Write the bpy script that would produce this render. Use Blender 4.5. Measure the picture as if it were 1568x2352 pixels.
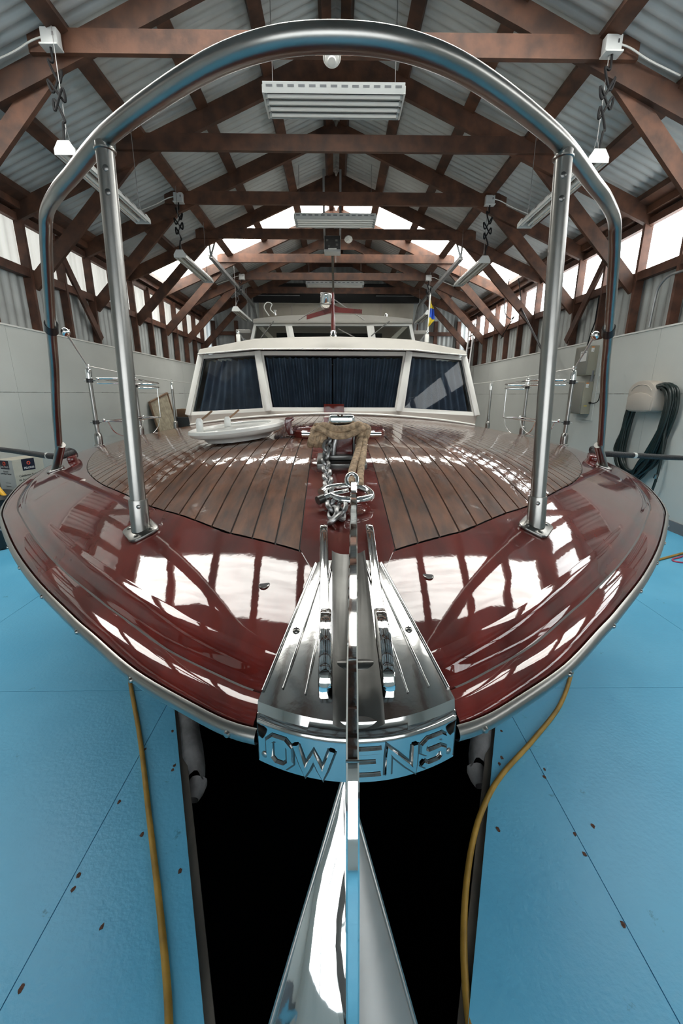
import bpy, bmesh, math, random
from mathutils import Vector, Matrix, noise
random.seed(7)
sc = bpy.context.scene
for o in list(bpy.data.objects):
    bpy.data.objects.remove(o)

# ------------------------------------------------------------------ camera
FPX, CX, CY, H = 960.0, 784.0, 1176.0, 1.27
YAW = math.atan((784 - 772) / FPX)
PITCH = math.atan((1176 - 906) / math.hypot(FPX, 12))
ROLL = math.radians(0.15)
fw = Vector((math.sin(YAW) * math.cos(PITCH), math.cos(YAW) * math.cos(PITCH), -math.sin(PITCH)))
rt = Vector((math.cos(YAW), -math.sin(YAW), 0))
up = rt.cross(fw)
rt, up = rt * math.cos(ROLL) + up * math.sin(ROLL), up * math.cos(ROLL) - rt * math.sin(ROLL)
CAMO = Vector((0, 0, H))
cd = bpy.data.cameras.new('camera')
cd.sensor_fit = 'VERTICAL'; cd.sensor_height = 36.0; cd.lens = 36.0 * FPX / 2352.0
cd.clip_start = 0.02; cd.clip_end = 200
cam = bpy.data.objects.new('camera', cd)
cam.matrix_world = Matrix(((rt.x, up.x, -fw.x, 0), (rt.y, up.y, -fw.y, 0), (rt.z, up.z, -fw.z, H), (0, 0, 0, 1)))
sc.collection.objects.link(cam); sc.camera = cam

# ------------------------------------------------------------------ world, exposure
w = bpy.data.worlds.new('overcast_sky'); sc.world = w; w.use_nodes = True
bg = w.node_tree.nodes['Background']
bg.inputs[0].default_value = (0.86, 0.93, 1.0, 1); bg.inputs[1].default_value = 4.0
sc.view_settings.view_transform = 'Standard'; sc.view_settings.look = 'None'
sc.view_settings.gamma = 1.0; sc.view_settings.use_curve_mapping = False
sc.view_settings.exposure = 0.06
try:
    sc.cycles.use_denoising = True
    sc.cycles.max_bounces = 7; sc.cycles.diffuse_bounces = 3; sc.cycles.glossy_bounces = 4; sc.cycles.transparent_max_bounces = 6
    sc.cycles.use_adaptive_sampling = True; sc.cycles.adaptive_threshold = 0.1; sc.cycles.adaptive_min_samples = 12
    sc.cycles.sample_clamp_indirect = 8.0
except Exception:
    pass
E_LEFT, E_RIGHT, E_SKY, E_FILL = 0.62, 7.0, 13.5, 4.5      # daylight through the translucent sheets, then the added near-end fill

# ------------------------------------------------------------------ pixel helpers (1568 x 2352)
def ray(x, y): return fw * FPX + rt * (x - CX) - up * (y - CY)
def PZ(x, y, z): d = ray(x, y); return CAMO + d * ((z - H) / d.z)
def PY(x, y, Y): d = ray(x, y); return CAMO + d * (Y / d.y)
def PX(x, y, X): d = ray(x, y); return CAMO + d * (X / d.x)

# ------------------------------------------------------------------ materials
def mat(name, col, rough=0.5, metal=0.0, var=0.0, vscale=4.0, vstretch=(1, 1, 1), bump=0.0, bscale=30.0, bstretch=None,
        coat=0.0, spec=0.5, rnd=0.0, emis=None, estr=0.0, col2=None, rvar=0.0, bdist=0.01, contrast=(0.35, 0.65)):
    m = bpy.data.materials.new(name); m.use_nodes = True
    nt = m.node_tree; N = nt.nodes; L = nt.links
    b = N['Principled BSDF']
    b.inputs['Base Color'].default_value = (*col, 1); b.inputs['Roughness'].default_value = rough
    b.inputs['Metallic'].default_value = metal; b.inputs['Specular IOR Level'].default_value = spec
    b.inputs['Coat Weight'].default_value = coat; b.inputs['Coat Roughness'].default_value = 0.03
    if emis:
        b.inputs['Emission Color'].default_value = (*emis, 1); b.inputs['Emission Strength'].default_value = estr
    tc = N.new('ShaderNodeTexCoord')
    out = None
    if var > 0 or col2:
        mp = N.new('ShaderNodeMapping'); mp.inputs['Scale'].default_value = vstretch
        L.new(tc.outputs['Object'], mp.inputs[0])
        nz = N.new('ShaderNodeTexNoise'); nz.inputs['Scale'].default_value = vscale; nz.inputs['Detail'].default_value = 5
        L.new(mp.outputs[0], nz.inputs['Vector'])
        cr = N.new('ShaderNodeValToRGB')
        c2 = col2 or tuple(min(1, c * (1 + var)) for c in col)
        c1 = col if col2 else tuple(c * (1 - var) for c in col)
        cr.color_ramp.elements[0].color = (*c1, 1); cr.color_ramp.elements[1].color = (*c2, 1)
        cr.color_ramp.elements[0].position, cr.color_ramp.elements[1].position = contrast
        L.new(nz.outputs['Fac'], cr.inputs[0]); out = cr.outputs[0]
        if rvar > 0:
            mr = N.new('ShaderNodeMapRange'); mr.inputs['To Min'].default_value = rough - rvar; mr.inputs['To Max'].default_value = rough + rvar
            L.new(nz.outputs['Fac'], mr.inputs[0]); L.new(mr.outputs[0], b.inputs['Roughness'])
    if rnd > 0:
        oi = N.new('ShaderNodeObjectInfo')
        hs = N.new('ShaderNodeHueSaturation')
        mr = N.new('ShaderNodeMapRange'); mr.inputs['To Min'].default_value = 1 - rnd; mr.inputs['To Max'].default_value = 1 + rnd
        L.new(oi.outputs['Random'], mr.inputs[0]); L.new(mr.outputs[0], hs.inputs['Value'])
        if out is not None: L.new(out, hs.inputs['Color'])
        else: hs.inputs['Color'].default_value = (*col, 1)
        out = hs.outputs[0]
    if out is not None: L.new(out, b.inputs['Base Color'])
    if bump > 0:
        mp = N.new('ShaderNodeMapping'); mp.inputs['Scale'].default_value = bstretch or (1, 1, 1)
        L.new(tc.outputs['Object'], mp.inputs[0])
        nz = N.new('ShaderNodeTexNoise'); nz.inputs['Scale'].default_value = bscale; nz.inputs['Detail'].default_value = 4
        L.new(mp.outputs[0], nz.inputs['Vector'])
        bp = N.new('ShaderNodeBump'); bp.inputs['Strength'].default_value = bump; bp.inputs['Distance'].default_value = bdist
        L.new(nz.outputs['Fac'], bp.inputs['Height']); L.new(bp.outputs[0], b.inputs['Normal'])
        if coat > 0: L.new(bp.outputs[0], b.inputs['Coat Normal'])
    return m

M = {}
M['mahogany'] = mat('mahogany_varnish', (0.095, 0.008, 0.005), 0.6, var=0.35, vscale=3, vstretch=(6, 1, 6), coat=1.0, spec=0.1, bump=0.03, bscale=22, bdist=0.004)
M['mahogany_dark'] = mat('mahogany_trim', (0.075, 0.009, 0.007), 0.25, var=0.3, vscale=6, coat=1.0)
M['teak'] = mat('teak_varnish', (0.105, 0.040, 0.017), 0.35, var=0.45, vscale=5, vstretch=(14, 1, 14), coat=0.8, spec=0.15, rnd=0.13, bump=0.2, bscale=26, bstretch=(1, .45, 1), bdist=0.006)
M['caulk'] = mat('black_caulk', (0.020, 0.017, 0.015), 0.5, var=0.2)
M['chrome'] = mat('chrome', (0.80, 0.80, 0.79), 0.045, 1.0, bump=0.02, bscale=35, bdist=0.003)
M['castchrome'] = mat('polished_cast_chrome', (0.52, 0.52, 0.51), 0.11, 1.0, bump=0.06, bscale=40, bdist=0.003)
M['steel'] = mat('stainless_steel', (0.29, 0.285, 0.27), 0.30, 1.0, var=0.12, vscale=9)
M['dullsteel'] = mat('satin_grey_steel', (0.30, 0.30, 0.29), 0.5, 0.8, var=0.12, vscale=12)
M['darksteel'] = mat('dull_dark_steel', (0.12, 0.12, 0.115), 0.32, 0.9, var=0.2, vscale=14)
M['galv'] = mat('galvanised_chain', (0.33, 0.33, 0.33), 0.42, 0.9, var=0.25, vscale=60)
M['trackmetal'] = mat('galvanised_track', (0.38, 0.39, 0.39), 0.45, 0.8, var=0.15, vscale=8)
M['blackplastic'] = mat('black_plastic', (0.012, 0.012, 0.013), 0.4)
M['floor'] = mat('blue_floor_paint', (0.10, 0.42, 0.66), 0.42, var=0.0, col2=(0.135, 0.48, 0.72), vscale=2.2, bump=0.35, bscale=70, bdist=0.004, rvar=0.1, spec=0.4)
def add_wear(m, dark, scale=9.0, lo=.64, hi=.70):
    """scuffs and worn specks with a shape of their own"""
    N = m.node_tree.nodes; L = m.node_tree.links; b = N['Principled BSDF']
    src = b.inputs['Base Color'].links[0].from_socket
    tc = N.new('ShaderNodeTexCoord'); nz = N.new('ShaderNodeTexNoise'); nz.inputs['Scale'].default_value = scale; nz.inputs['Detail'].default_value = 9; nz.inputs['Roughness'].default_value = .72
    mr = N.new('ShaderNodeMapRange'); mr.inputs['From Min'].default_value = lo; mr.inputs['From Max'].default_value = hi; mr.inputs['To Max'].default_value = .75
    mx = N.new('ShaderNodeMix'); mx.data_type = 'RGBA'; mx.inputs['B'].default_value = (*dark, 1)
    L.new(tc.outputs['Object'], nz.inputs['Vector']); L.new(nz.outputs['Fac'], mr.inputs[0]); L.new(mr.outputs[0], mx.inputs['Factor']); L.new(src, mx.inputs['A'])
    L.new(mx.outputs['Result'], b.inputs['Base Color'])
add_wear(M['floor'], (0.035, 0.17, 0.28))
M['plyedge'] = mat('dark_plywood_underside', (0.03, 0.025, 0.02), 0.8, var=0.3)
M['slipwood'] = mat('weathered_slip_timber', (0.10, 0.088, 0.075), 0.8, var=0.35, vscale=12, vstretch=(1, .2, 1))
M['pad'] = mat('grey_foam_padding', (0.17, 0.17, 0.175), 0.75, var=0.25, vscale=18, bump=0.3, bscale=40)
M['water'] = mat('dark_still_water', (0.001, 0.002, 0.003), 0.2, spec=0.08, bump=0.05, bscale=4)
M['slipwall'] = mat('dark_slip_wall', (0.006, 0.008, 0.010), 0.8, var=0.3)  # near-black base colour over the whole wall
M['wallpanel'] = mat('white_wall_panel', (0.52, 0.54, 0.51), 0.55, var=0.05, vscale=1.2, bump=0.03, bscale=120)
M['baseboard'] = mat('grey_baseboard', (0.15, 0.16, 0.17), 0.6, var=0.1)
M['cladding'] = mat('galvanised_wall_cladding', (0.36, 0.38, 0.37), 0.5, 0.25, var=0.12, vscale=3)
M['roofmetal'] = mat('galvanised_roof_sheet', (0.46, 0.48, 0.47), 0.5, 0.2, var=0.10, vscale=2.5)
M['beam'] = mat('brown_roof_timber', (0.070, 0.028, 0.014), 0.65, var=0.45, vscale=7, vstretch=(1, 1, 1), rnd=0.25, bump=0.15, bscale=30)
M['studwood'] = mat('brown_stud_timber', (0.080, 0.032, 0.018), 0.65, var=0.35, vscale=9, rnd=0.2)
M['whitepaint'] = mat('white_gloss_paint', (0.72, 0.72, 0.68), 0.28, var=0.04, vscale=5, coat=0.4)
M['creampaint'] = mat('cream_coaming_paint', (0.40, 0.36, 0.32), 0.4, var=0.06, vscale=3)
M['roofvinyl'] = mat('light_grey_cabin_roof', (0.37, 0.355, 0.32), 0.5, var=0.06)
M['curtain'] = mat('navy_curtain', (0.09, 0.115, 0.17), 0.85, var=0.2, vscale=10)
M['darkinterior'] = mat('dark_cabin_interior', (0.035, 0.033, 0.03), 0.8, var=0.2)
M['rope'] = mat('tan_braided_rope', (0.34, 0.24, 0.15), 0.85, var=0.4, vscale=120, bump=0.6, bscale=160, bdist=0.004)
M['blackrope'] = mat('black_dock_rope', (0.012, 0.013, 0.015), 0.7, var=0.3, vscale=80, bump=0.5, bscale=140)
M['whitetape'] = mat('white_whipping', (0.6, 0.6, 0.57), 0.6)
M['yellowhose'] = mat('dirty_yellow_hose', (0.36, 0.21, 0.035), 0.5, var=0.3, vscale=10)
M['greenhose'] = mat('dark_green_hose', (0.010, 0.020, 0.019), 0.35, var=0.25)
M['pinkcord'] = mat('pink_cord', (0.5, 0.06, 0.12), 0.5)
M['hangerplastic'] = mat('taupe_plastic', (0.42, 0.38, 0.33), 0.5, var=0.04)
M['lightwhite'] = mat('white_enamel_fixture', (0.46, 0.48, 0.47), 0.35, var=0.03)
M['reflector'] = mat('fixture_reflector', (0.55, 0.56, 0.56), 0.18, 0.85)
M['tubeglass'] = mat('unlit_fluorescent_tube', (0.80, 0.80, 0.76), 0.3)
M['cord'] = mat('black_cord', (0.008, 0.008, 0.009), 0.7, spec=0.2)
M['chainwire'] = mat('thin_hanging_chain', (0.25, 0.25, 0.25), 0.5, 0.8)
M['greybox'] = mat('grey_junction_box', (0.42, 0.44, 0.44), 0.45)
M['panelbox'] = mat('beige_electrical_enclosure', (0.27, 0.255, 0.20), 0.45, var=0.05)
M['panelside'] = mat('grey_electrical_enclosure_door', (0.21, 0.205, 0.18), 0.45, var=0.05)
M['paper'] = mat('white_paper_label', (0.65, 0.65, 0.63), 0.6)
M['orange'] = mat('orange_print', (0.55, 0.22, 0.08), 0.6)
M['yellowsticker'] = mat('yellow_sticker', (0.5, 0.38, 0.08), 0.6)
M['ink'] = mat('dark_ink', (0.02, 0.02, 0.025), 0.6)
M['navyink'] = mat('navy_print', (0.012, 0.014, 0.03), 0.5)
M['redink'] = mat('red_print', (0.55, 0.06, 0.03), 0.5)
M['boxgrey'] = mat('grey_carton', (0.40, 0.42, 0.42), 0.7, var=0.05)
M['boxbeige'] = mat('beige_carton', (0.45, 0.43, 0.36), 0.7, var=0.08, vscale=5)
M['yellowplastic'] = mat('yellow_plastic', (0.65, 0.36, 0.02), 0.4)
M['blacktub'] = mat('black_tub', (0.012, 0.014, 0.017), 0.45)
M['doorpanel'] = mat('cream_garage_door', (0.42, 0.39, 0.32), 0.6, var=0.06)
M['blackheader'] = mat('black_header', (0.012, 0.012, 0.012), 0.7)
M['flagblue'] = mat('blue_flag_cloth', (0.03, 0.10, 0.50), 0.8)
M['flagyellow'] = mat('yellow_flag_cloth', (0.60, 0.47, 0.03), 0.8)
M['aluladder'] = mat('aluminium_ladder', (0.6, 0.6, 0.6), 0.4, 0.8)
M['rust'] = mat('rusty_screw', (0.09, 0.04, 0.025), 0.8, var=0.4, vscale=200)
M['hull'] = mat('dark_hull_paint', (0.006, 0.006, 0.007), 0.6, var=0.2, spec=0.2)
M['brownboard'] = mat('brown_cardboard', (0.20, 0.12, 0.07), 0.8, var=0.15)
M['tanframe'] = mat('tan_print_board', (0.33, 0.29, 0.21), 0.7, var=0.25, vscale=14)
M['bluegrey'] = mat('dark_blue_tote', (0.018, 0.026, 0.034), 0.5)

def glow_mat(name, col, strength, streak=True):
    """translucent corrugated sheet with daylight behind it"""
    m = bpy.data.materials.new(name); m.use_nodes = True
    N = m.node_tree.nodes; L = m.node_tree.links
    b = N['Principled BSDF']; b.inputs['Base Color'].default_value = (0.4, 0.42, 0.4, 1); b.inputs['Roughness'].default_value = 0.5
    b.inputs['Emission Color'].default_value = (*col, 1); b.inputs['Emission Strength'].default_value = strength
    if streak:
        tc = N.new('ShaderNodeTexCoord'); mp = N.new('ShaderNodeMapping'); mp.inputs['Scale'].default_value = (1, 9, 0.6)
        nz = N.new('ShaderNodeTexNoise'); nz.inputs['Scale'].default_value = 1.6; nz.inputs['Detail'].default_value = 3
        cr = N.new('ShaderNodeValToRGB'); cr.color_ramp.elements[0].color = (*[c * .72 for c in col], 1); cr.color_ramp.elements[1].color = (*col, 1)
        cr.color_ramp.elements[0].position = .3; cr.color_ramp.elements[1].position = .62
        L.new(tc.outputs['Object'], mp.inputs[0]); L.new(mp.outputs[0], nz.inputs['Vector']); L.new(nz.outputs['Fac'], cr.inputs[0])
        L.new(cr.outputs[0], b.inputs['Emission Color'])
    return m
M['glowL'] = glow_mat('daylit_sheet_left', (1.0, 1.0, 0.93), E_LEFT)
M['glowR'] = glow_mat('daylit_sheet_right', (0.97, 1.0, 1.0), E_RIGHT)
M['glowS'] = glow_mat('daylit_roof_sheet', (1.0, 0.985, 0.93), E_SKY)
M['glowFill'] = glow_mat('added_end_glow', (0.95, 0.98, 1.0), E_FILL)  # glow for the added panes at the unseen near end

def glass_mat(name, tint, fac_add=0.0):
    m = bpy.data.materials.new(name); m.use_nodes = True
    N = m.node_tree.nodes; L = m.node_tree.links
    N.remove(N['Principled BSDF']); o = N['Material Output']
    t = N.new('ShaderNodeBsdfTransparent'); t.inputs[0].default_value = (*tint, 1)
    g = N.new('ShaderNodeBsdfGlossy'); g.inputs['Roughness'].default_value = 0.02
    f = N.new('ShaderNodeFresnel'); f.inputs[0].default_value = 1.33
    a = N.new('ShaderNodeMath'); a.operation = 'ADD'; a.inputs[1].default_value = fac_add
    mx = N.new('ShaderNodeMixShader')
    L.new(f.outputs[0], a.inputs[0]); L.new(a.outputs[0], mx.inputs[0]); L.new(t.outputs[0], mx.inputs[1]); L.new(g.outputs[0], mx.inputs[2])
    L.new(mx.outputs[0], o.inputs[0])
    return m
M['glass'] = glass_mat('window_glass', (0.75, 0.82, 0.82))

# ------------------------------------------------------------------ object helpers
COL = sc.collection
def link(name, me, m=None, parent=None, smooth=False, ang=35):
    o = bpy.data.objects.new(name, me); COL.objects.link(o)
    if m is not None and len(me.materials) == 0: me.materials.append(M[m] if isinstance(m, str) else m)
    if smooth:
        me.shade_smooth() if hasattr(me, 'shade_smooth') else None
        me.set_sharp_from_angle(angle=math.radians(ang))
    if parent is not None: o.parent = parent
    return o
def mesh(name, V, F, m=None, parent=None, smooth=False, ang=35, fix=True):
    me = bpy.data.meshes.new(name); me.from_pydata([tuple(v) for v in V], [], F)
    if fix:
        bm = bmesh.new(); bm.from_mesh(me); bmesh.ops.recalc_face_normals(bm, faces=bm.faces); bm.to_mesh(me); bm.free()
    return link(name, me, m, parent, smooth, ang)
def empty(name, loc=(0, 0, 0), rz=0, label=None, cat=None, group=None, kind=None, parent=None):
    o = bpy.data.objects.new(name, None); COL.objects.link(o); o.location = loc; o.rotation_euler = (0, 0, rz)
    o.empty_display_size = .05
    tag(o, label, cat, group, kind)
    if parent: o.parent = parent
    return o
def tag(o, label=None, cat=None, group=None, kind=None):
    if label: o['label'] = label
    if cat: o['category'] = cat
    if group: o['group'] = group
    if kind: o['kind'] = kind
    return o
def box(name, c, s, m, parent=None, rot=None, bev=0.0, seg=2):
    bm = bmesh.new(); bmesh.ops.create_cube(bm, size=1.0)
    bmesh.ops.scale(bm, vec=s, verts=bm.verts)
    if bev > 0: bmesh.ops.bevel(bm, geom=bm.edges[:], offset=min(bev, min(s) * .45), segments=seg, affect='EDGES', profile=.5)
    if rot is not None: bmesh.ops.transform(bm, matrix=rot.to_4x4(), verts=bm.verts)
    bmesh.ops.translate(bm, vec=c, verts=bm.verts)
    me = bpy.data.meshes.new(name); bm.to_mesh(me); bm.free()
    return link(name, me, m, parent, bev > 0)
def bbox(name, x0, x1, y0, y1, z0, z1, m, parent=None, bev=0.0):
    return box(name, ((x0 + x1) / 2, (y0 + y1) / 2, (z0 + z1) / 2), (abs(x1 - x0), abs(y1 - y0), abs(z1 - z0)), m, parent, None, bev)
def frame_of(d, upv=Vector((0, 0, 1))):
    d = d.normalized(); s = d.cross(upv)
    if s.length < 1e-4: s = d.cross(Vector((1, 0, 0)))
    s.normalize(); u = s.cross(d); return d, s, u
def beam(name, p0, p1, wd, ht, m, parent=None, upv=Vector((0, 0, 1)), bev=0.0):
    p0, p1 = Vector(p0), Vector(p1); d, s, u = frame_of(p1 - p0, upv)
    R = Matrix((s, d, u)).transposed()
    return box(name, (p0 + p1) / 2, (wd, (p1 - p0).length, ht), m, parent, R, bev)
def tube(name, pts, r, m, parent=None, seg=10, closed=False, caps=True):
    P = [Vector(p) for p in pts]; n = len(P)
    rad = r if isinstance(r, (list, tuple)) else [r] * n
    V, F = [], []; prev = None
    for i in range(n):
        if closed: t = P[(i + 1) % n] - P[i - 1]
        else: t = P[min(i + 1, n - 1)] - P[max(i - 1, 0)]
        t.normalize()
        if prev is None:
            a = Vector((0, 0, 1)) if abs(t.z) < .9 else Vector((1, 0, 0)); nrm = (a - t * a.dot(t)).normalized()
        else:
            nrm = (prev - t * prev.dot(t))
            nrm = nrm.normalized() if nrm.length > 1e-6 else prev
        prev = nrm; bn = t.cross(nrm)
        for k in range(seg):
            a = 2 * math.pi * k / seg
            V.append(P[i] + (nrm * math.cos(a) + bn * math.sin(a)) * rad[i])
    for i in range(n if closed else n - 1):
        j = (i + 1) % n
        for k in range(seg):
            k2 = (k + 1) % seg; F.append((i * seg + k, i * seg + k2, j * seg + k2, j * seg + k))
    if caps and not closed:
        F.append(tuple(range(seg))); F.append(tuple((n - 1) * seg + k for k in range(seg)))
    return mesh(name, V, F, m, parent, True, 50)
def spline(pts, sub=8, closed=False):
    P = [Vector(p) for p in pts]; n = len(P); out = []
    rng = n if closed else n - 1
    for i in range(rng):
        p0 = P[(i - 1) % n] if closed or i > 0 else P[0] * 2 - P[1]
        p1 = P[i]; p2 = P[(i + 1) % n]
        p3 = P[(i + 2) % n] if closed or i + 2 < n else P[-1] * 2 - P[-2]
        for k in range(sub):
            t = k / sub
            out.append(.5 * ((2 * p1) + (p2 - p0) * t + (2 * p0 - 5 * p1 + 4 * p2 - p3) * t * t + (3 * p1 - p0 - 3 * p2 + p3) * t ** 3))
    if not closed: out.append(P[-1])
    return out
def lathe(name, prof, loc, m, parent=None, seg=24, axis=None, smooth=True):
    V, F = [], []; n = len(prof)
    R = axis.to_track_quat('Z', 'Y').to_matrix() if axis is not None else Matrix.Identity(3)
    for k in range(seg):
        a = 2 * math.pi * k / seg
        for r, z in prof: V.append(R @ Vector((r * math.cos(a), r * math.sin(a), z)) + Vector(loc))
    for k in range(seg):
        k2 = (k + 1) % seg
        for i in range(n - 1): F.append((k * n + i, k2 * n + i, k2 * n + i + 1, k * n + i + 1))
    if prof[0][0] > 1e-6: F.append(tuple(k * n for k in range(seg)))
    if prof[-1][0] > 1e-6: F.append(tuple(k * n + n - 1 for k in range(seg)))
    o = mesh(name, V, F, m, parent, smooth, 40)
    if prof[0][0] <= 1e-6 or prof[-1][0] <= 1e-6:
        bm = bmesh.new(); bm.from_mesh(o.data); bmesh.ops.remove_doubles(bm, verts=bm.verts, dist=1e-6); bm.to_mesh(o.data); bm.free()
    return o
def prism(name, outline, fn, t, m, parent=None, bev=0, smooth=False):
    """outline: 2-D points; fn(u,v,w) -> world point; thickness t along w"""
    n = len(outline); V = [fn(u, v, 0) for u, v in outline] + [fn(u, v, t) for u, v in outline]
    F = [tuple(range(n)), tuple(range(2 * n - 1, n - 1, -1))] + [(i, (i + 1) % n, n + (i + 1) % n, n + i) for i in range(n)]
    o = mesh(name, V, F, m, parent)
    if bev > 0:
        bm = bmesh.new(); bm.from_mesh(o.data)
        bmesh.ops.bevel(bm, geom=bm.edges[:], offset=bev, segments=2, affect='EDGES', profile=.5)
        bm.to_mesh(o.data); bm.free(); o.data.shade_smooth(); o.data.set_sharp_from_angle(angle=math.radians(40))
    return o
def grid(name, rows, m, parent=None, smooth=True, ang=40, closed_u=False, fix=True):
    nr, nc = len(rows), len(rows[0]); V = [p for r in rows for p in r]; F = []
    for i in range(nr - 1):
        for j in range(nc - 1): F.append((i * nc + j, i * nc + j + 1, (i + 1) * nc + j + 1, (i + 1) * nc + j))
        if closed_u: F.append((i * nc + nc - 1, i * nc, (i + 1) * nc, (i + 1) * nc + nc - 1))
    return mesh(name, V, F, m, parent, smooth, ang, fix)
def text(name, s, size, fn, m, parent=None, align='CENTER', xs=1.0, bold=0.0, depth=0.0004):
    """flat lettering: fn(u,v) -> point of the surface it is printed on, as a thin layer"""
    cu = bpy.data.curves.new(name, 'FONT'); cu.body = s; cu.size = size; cu.align_x = align; cu.align_y = 'CENTER'; cu.offset = bold
    cu.resolution_u = 3
    o = bpy.data.objects.new(name, cu); COL.objects.link(o)
    dg = bpy.context.evaluated_depsgraph_get(); dg.update()
    me = bpy.data.meshes.new_from_object(o.evaluated_get(dg)); bpy.data.objects.remove(o)
    me.name = name
    for v in me.vertices: v.co = fn(v.co.x * xs, v.co.y)
    me.materials.clear()
    return link(name, me, m, parent)

# ================================================================== THE BUILDING
WX = 3.25                       # face of the white wall panels
TY = [1.39 - 1.22 * 3 + 1.22 * k for k in range(0, 12)]     # truss planes, 1.22 m apart: ... 2.61 3.83 5.05 ...
YN, YF = -2.6, 11.75            # near and far end walls
RB = lambda x: 4.355 - .408 * abs(x)     # underside of the rafters
RS = lambda x: 4.60 - .408 * abs(x)      # roof sheet
SKY_ROWS = [(2.45, 3.34), (8.07, 9.06)]

# ---- floor with its V-shaped slip
def slip_half(Y): return min(max(0.0, .278 + .4391 * (Y - .557)), 1.94)
def clip(poly, f):
    out = []
    for i in range(len(poly)):
        a, b = poly[i], poly[(i + 1) % len(poly)]; fa, fb = f(a), f(b)
        if fa >= 0: out.append(a)
        if fa * fb < 0:
            t = fa / (fa - fb); out.append((a[0] + (b[0] - a[0]) * t, a[1] + (b[1] - a[1]) * t))
    return out
floor = empty('floor', (0, 0, 0), kind='structure', label='blue painted plywood dock floor around the dark slip')
ycuts = [YN, -.85, 1.585, 4.02, 6.46, 8.90, YF]
for sgn in (-1, 1):
    for (xa, xb) in ((0, .72), (.72, 1.94), (1.94, WX + .02)):
        for ya, yb in zip(ycuts[:-1], ycuts[1:]):
            g = .0012
            poly = [(xa + (g if xa > 0 else 0), ya + g), (xb - g, ya + g), (xb - g, yb - g), (xa + (g if xa > 0 else 0), yb - g)]
            poly = clip(poly, lambda p: p[0] - (.278 + .4391 * (p[1] - .557)))
            if xa < 1.9: poly = clip(poly, lambda p: 4.345 - p[1])
            if len(poly) < 3: continue
            poly = [(p[0] * sgn, p[1]) for p in poly]
            n = len(poly); V = [(x, y, 0) for x, y in poly] + [(x, y, -.018) for x, y in poly]
            F = [tuple(range(n)), tuple(range(2 * n - 1, n - 1, -1))] + [(i, (i + 1) % n, n + (i + 1) % n, n + i) for i in range(n)]
            mesh('plywood_sheet', V, F, 'floor', floor)
for sgn in (-1, 1):      # dark framing under the sheets, and the slip walls
    pts = [(0.0, -.076), (1.94, 4.345), (1.94, YF)]
    V = [(sgn * x, y, -.02) for x, y in pts] + [(sgn * x, y, -1.6) for x, y in pts]
    mesh('slip_wall', V, [(0, 1, 4, 3), (1, 2, 5, 4)], 'slipwall', floor)
    V = [(0, YN, -.03), (sgn * (WX + .1), YN, -.03), (sgn * (WX + .1), YF, -.03), (sgn * 1.95, YF, -.03), (sgn * 1.95, 4.345, -.03), (sgn * .01, -.076, -.03), (0, -.08, -.03)]
    mesh('floor_framing', V, [tuple(range(len(V)))], 'plyedge', floor)
    a, b = Vector((sgn * .10, .12, -.075)), Vector((sgn * 1.92, 4.34, -.075))
    nrm = Vector((-sgn * (b - a).y, (b - a).x * sgn, 0)).normalized()
    beam('slip_edge_timber', a + nrm * -.0 + Vector((-sgn * .012, 0, 0)), b + Vector((-sgn * .012, 0, 0)), .038, .11, 'slipwood', floor)
screws = [(871, 447), (1035, 338), (1046, 546), (1035, 573), (715, 763), (851, 961), (1082, 1177), (472, 1205), (437, 1290), (612, 1513), (125, 1885)]
SP = [(x * .3827, 1550 + y * .3827) for x, y in screws] + [(1000 + x * .3622, 1550 + y * .3622) for x, y in
     [(418, 357), (420, 527), (404, 567), (690, 600), (687, 647), (882, 1010), (1185, 1580), (945, 1138), (998, 962), (396, 978)]]
smesh = None
for x, y in SP:
    p = PZ(x, y, 0)
    if abs(p.x) < slip_half(p.y) + .004: continue
    V = []; n = 9
    for k in range(n):
        a = 2 * math.pi * k / n; r = .0052 * (0.7 + .6 * random.random()); V.append((p.x + r * math.cos(a), p.y + r * 1.5 * math.sin(a), .0008))
    V.append((p.x, p.y, .0012))
    mesh('rusty_screw', V, [(k, (k + 1) % n, n) for k in range(n)], 'rust', floor)
V = [(-2.2, -1, -.62), (2.2, -1, -.62), (2.2, YF, -.62), (-2.2, YF, -.62)]
wt = mesh('slip_water', V, [(0, 1, 2, 3)], 'water')
tag(wt, 'black still water in the slip under the boat', 'water', kind='stuff')

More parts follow.
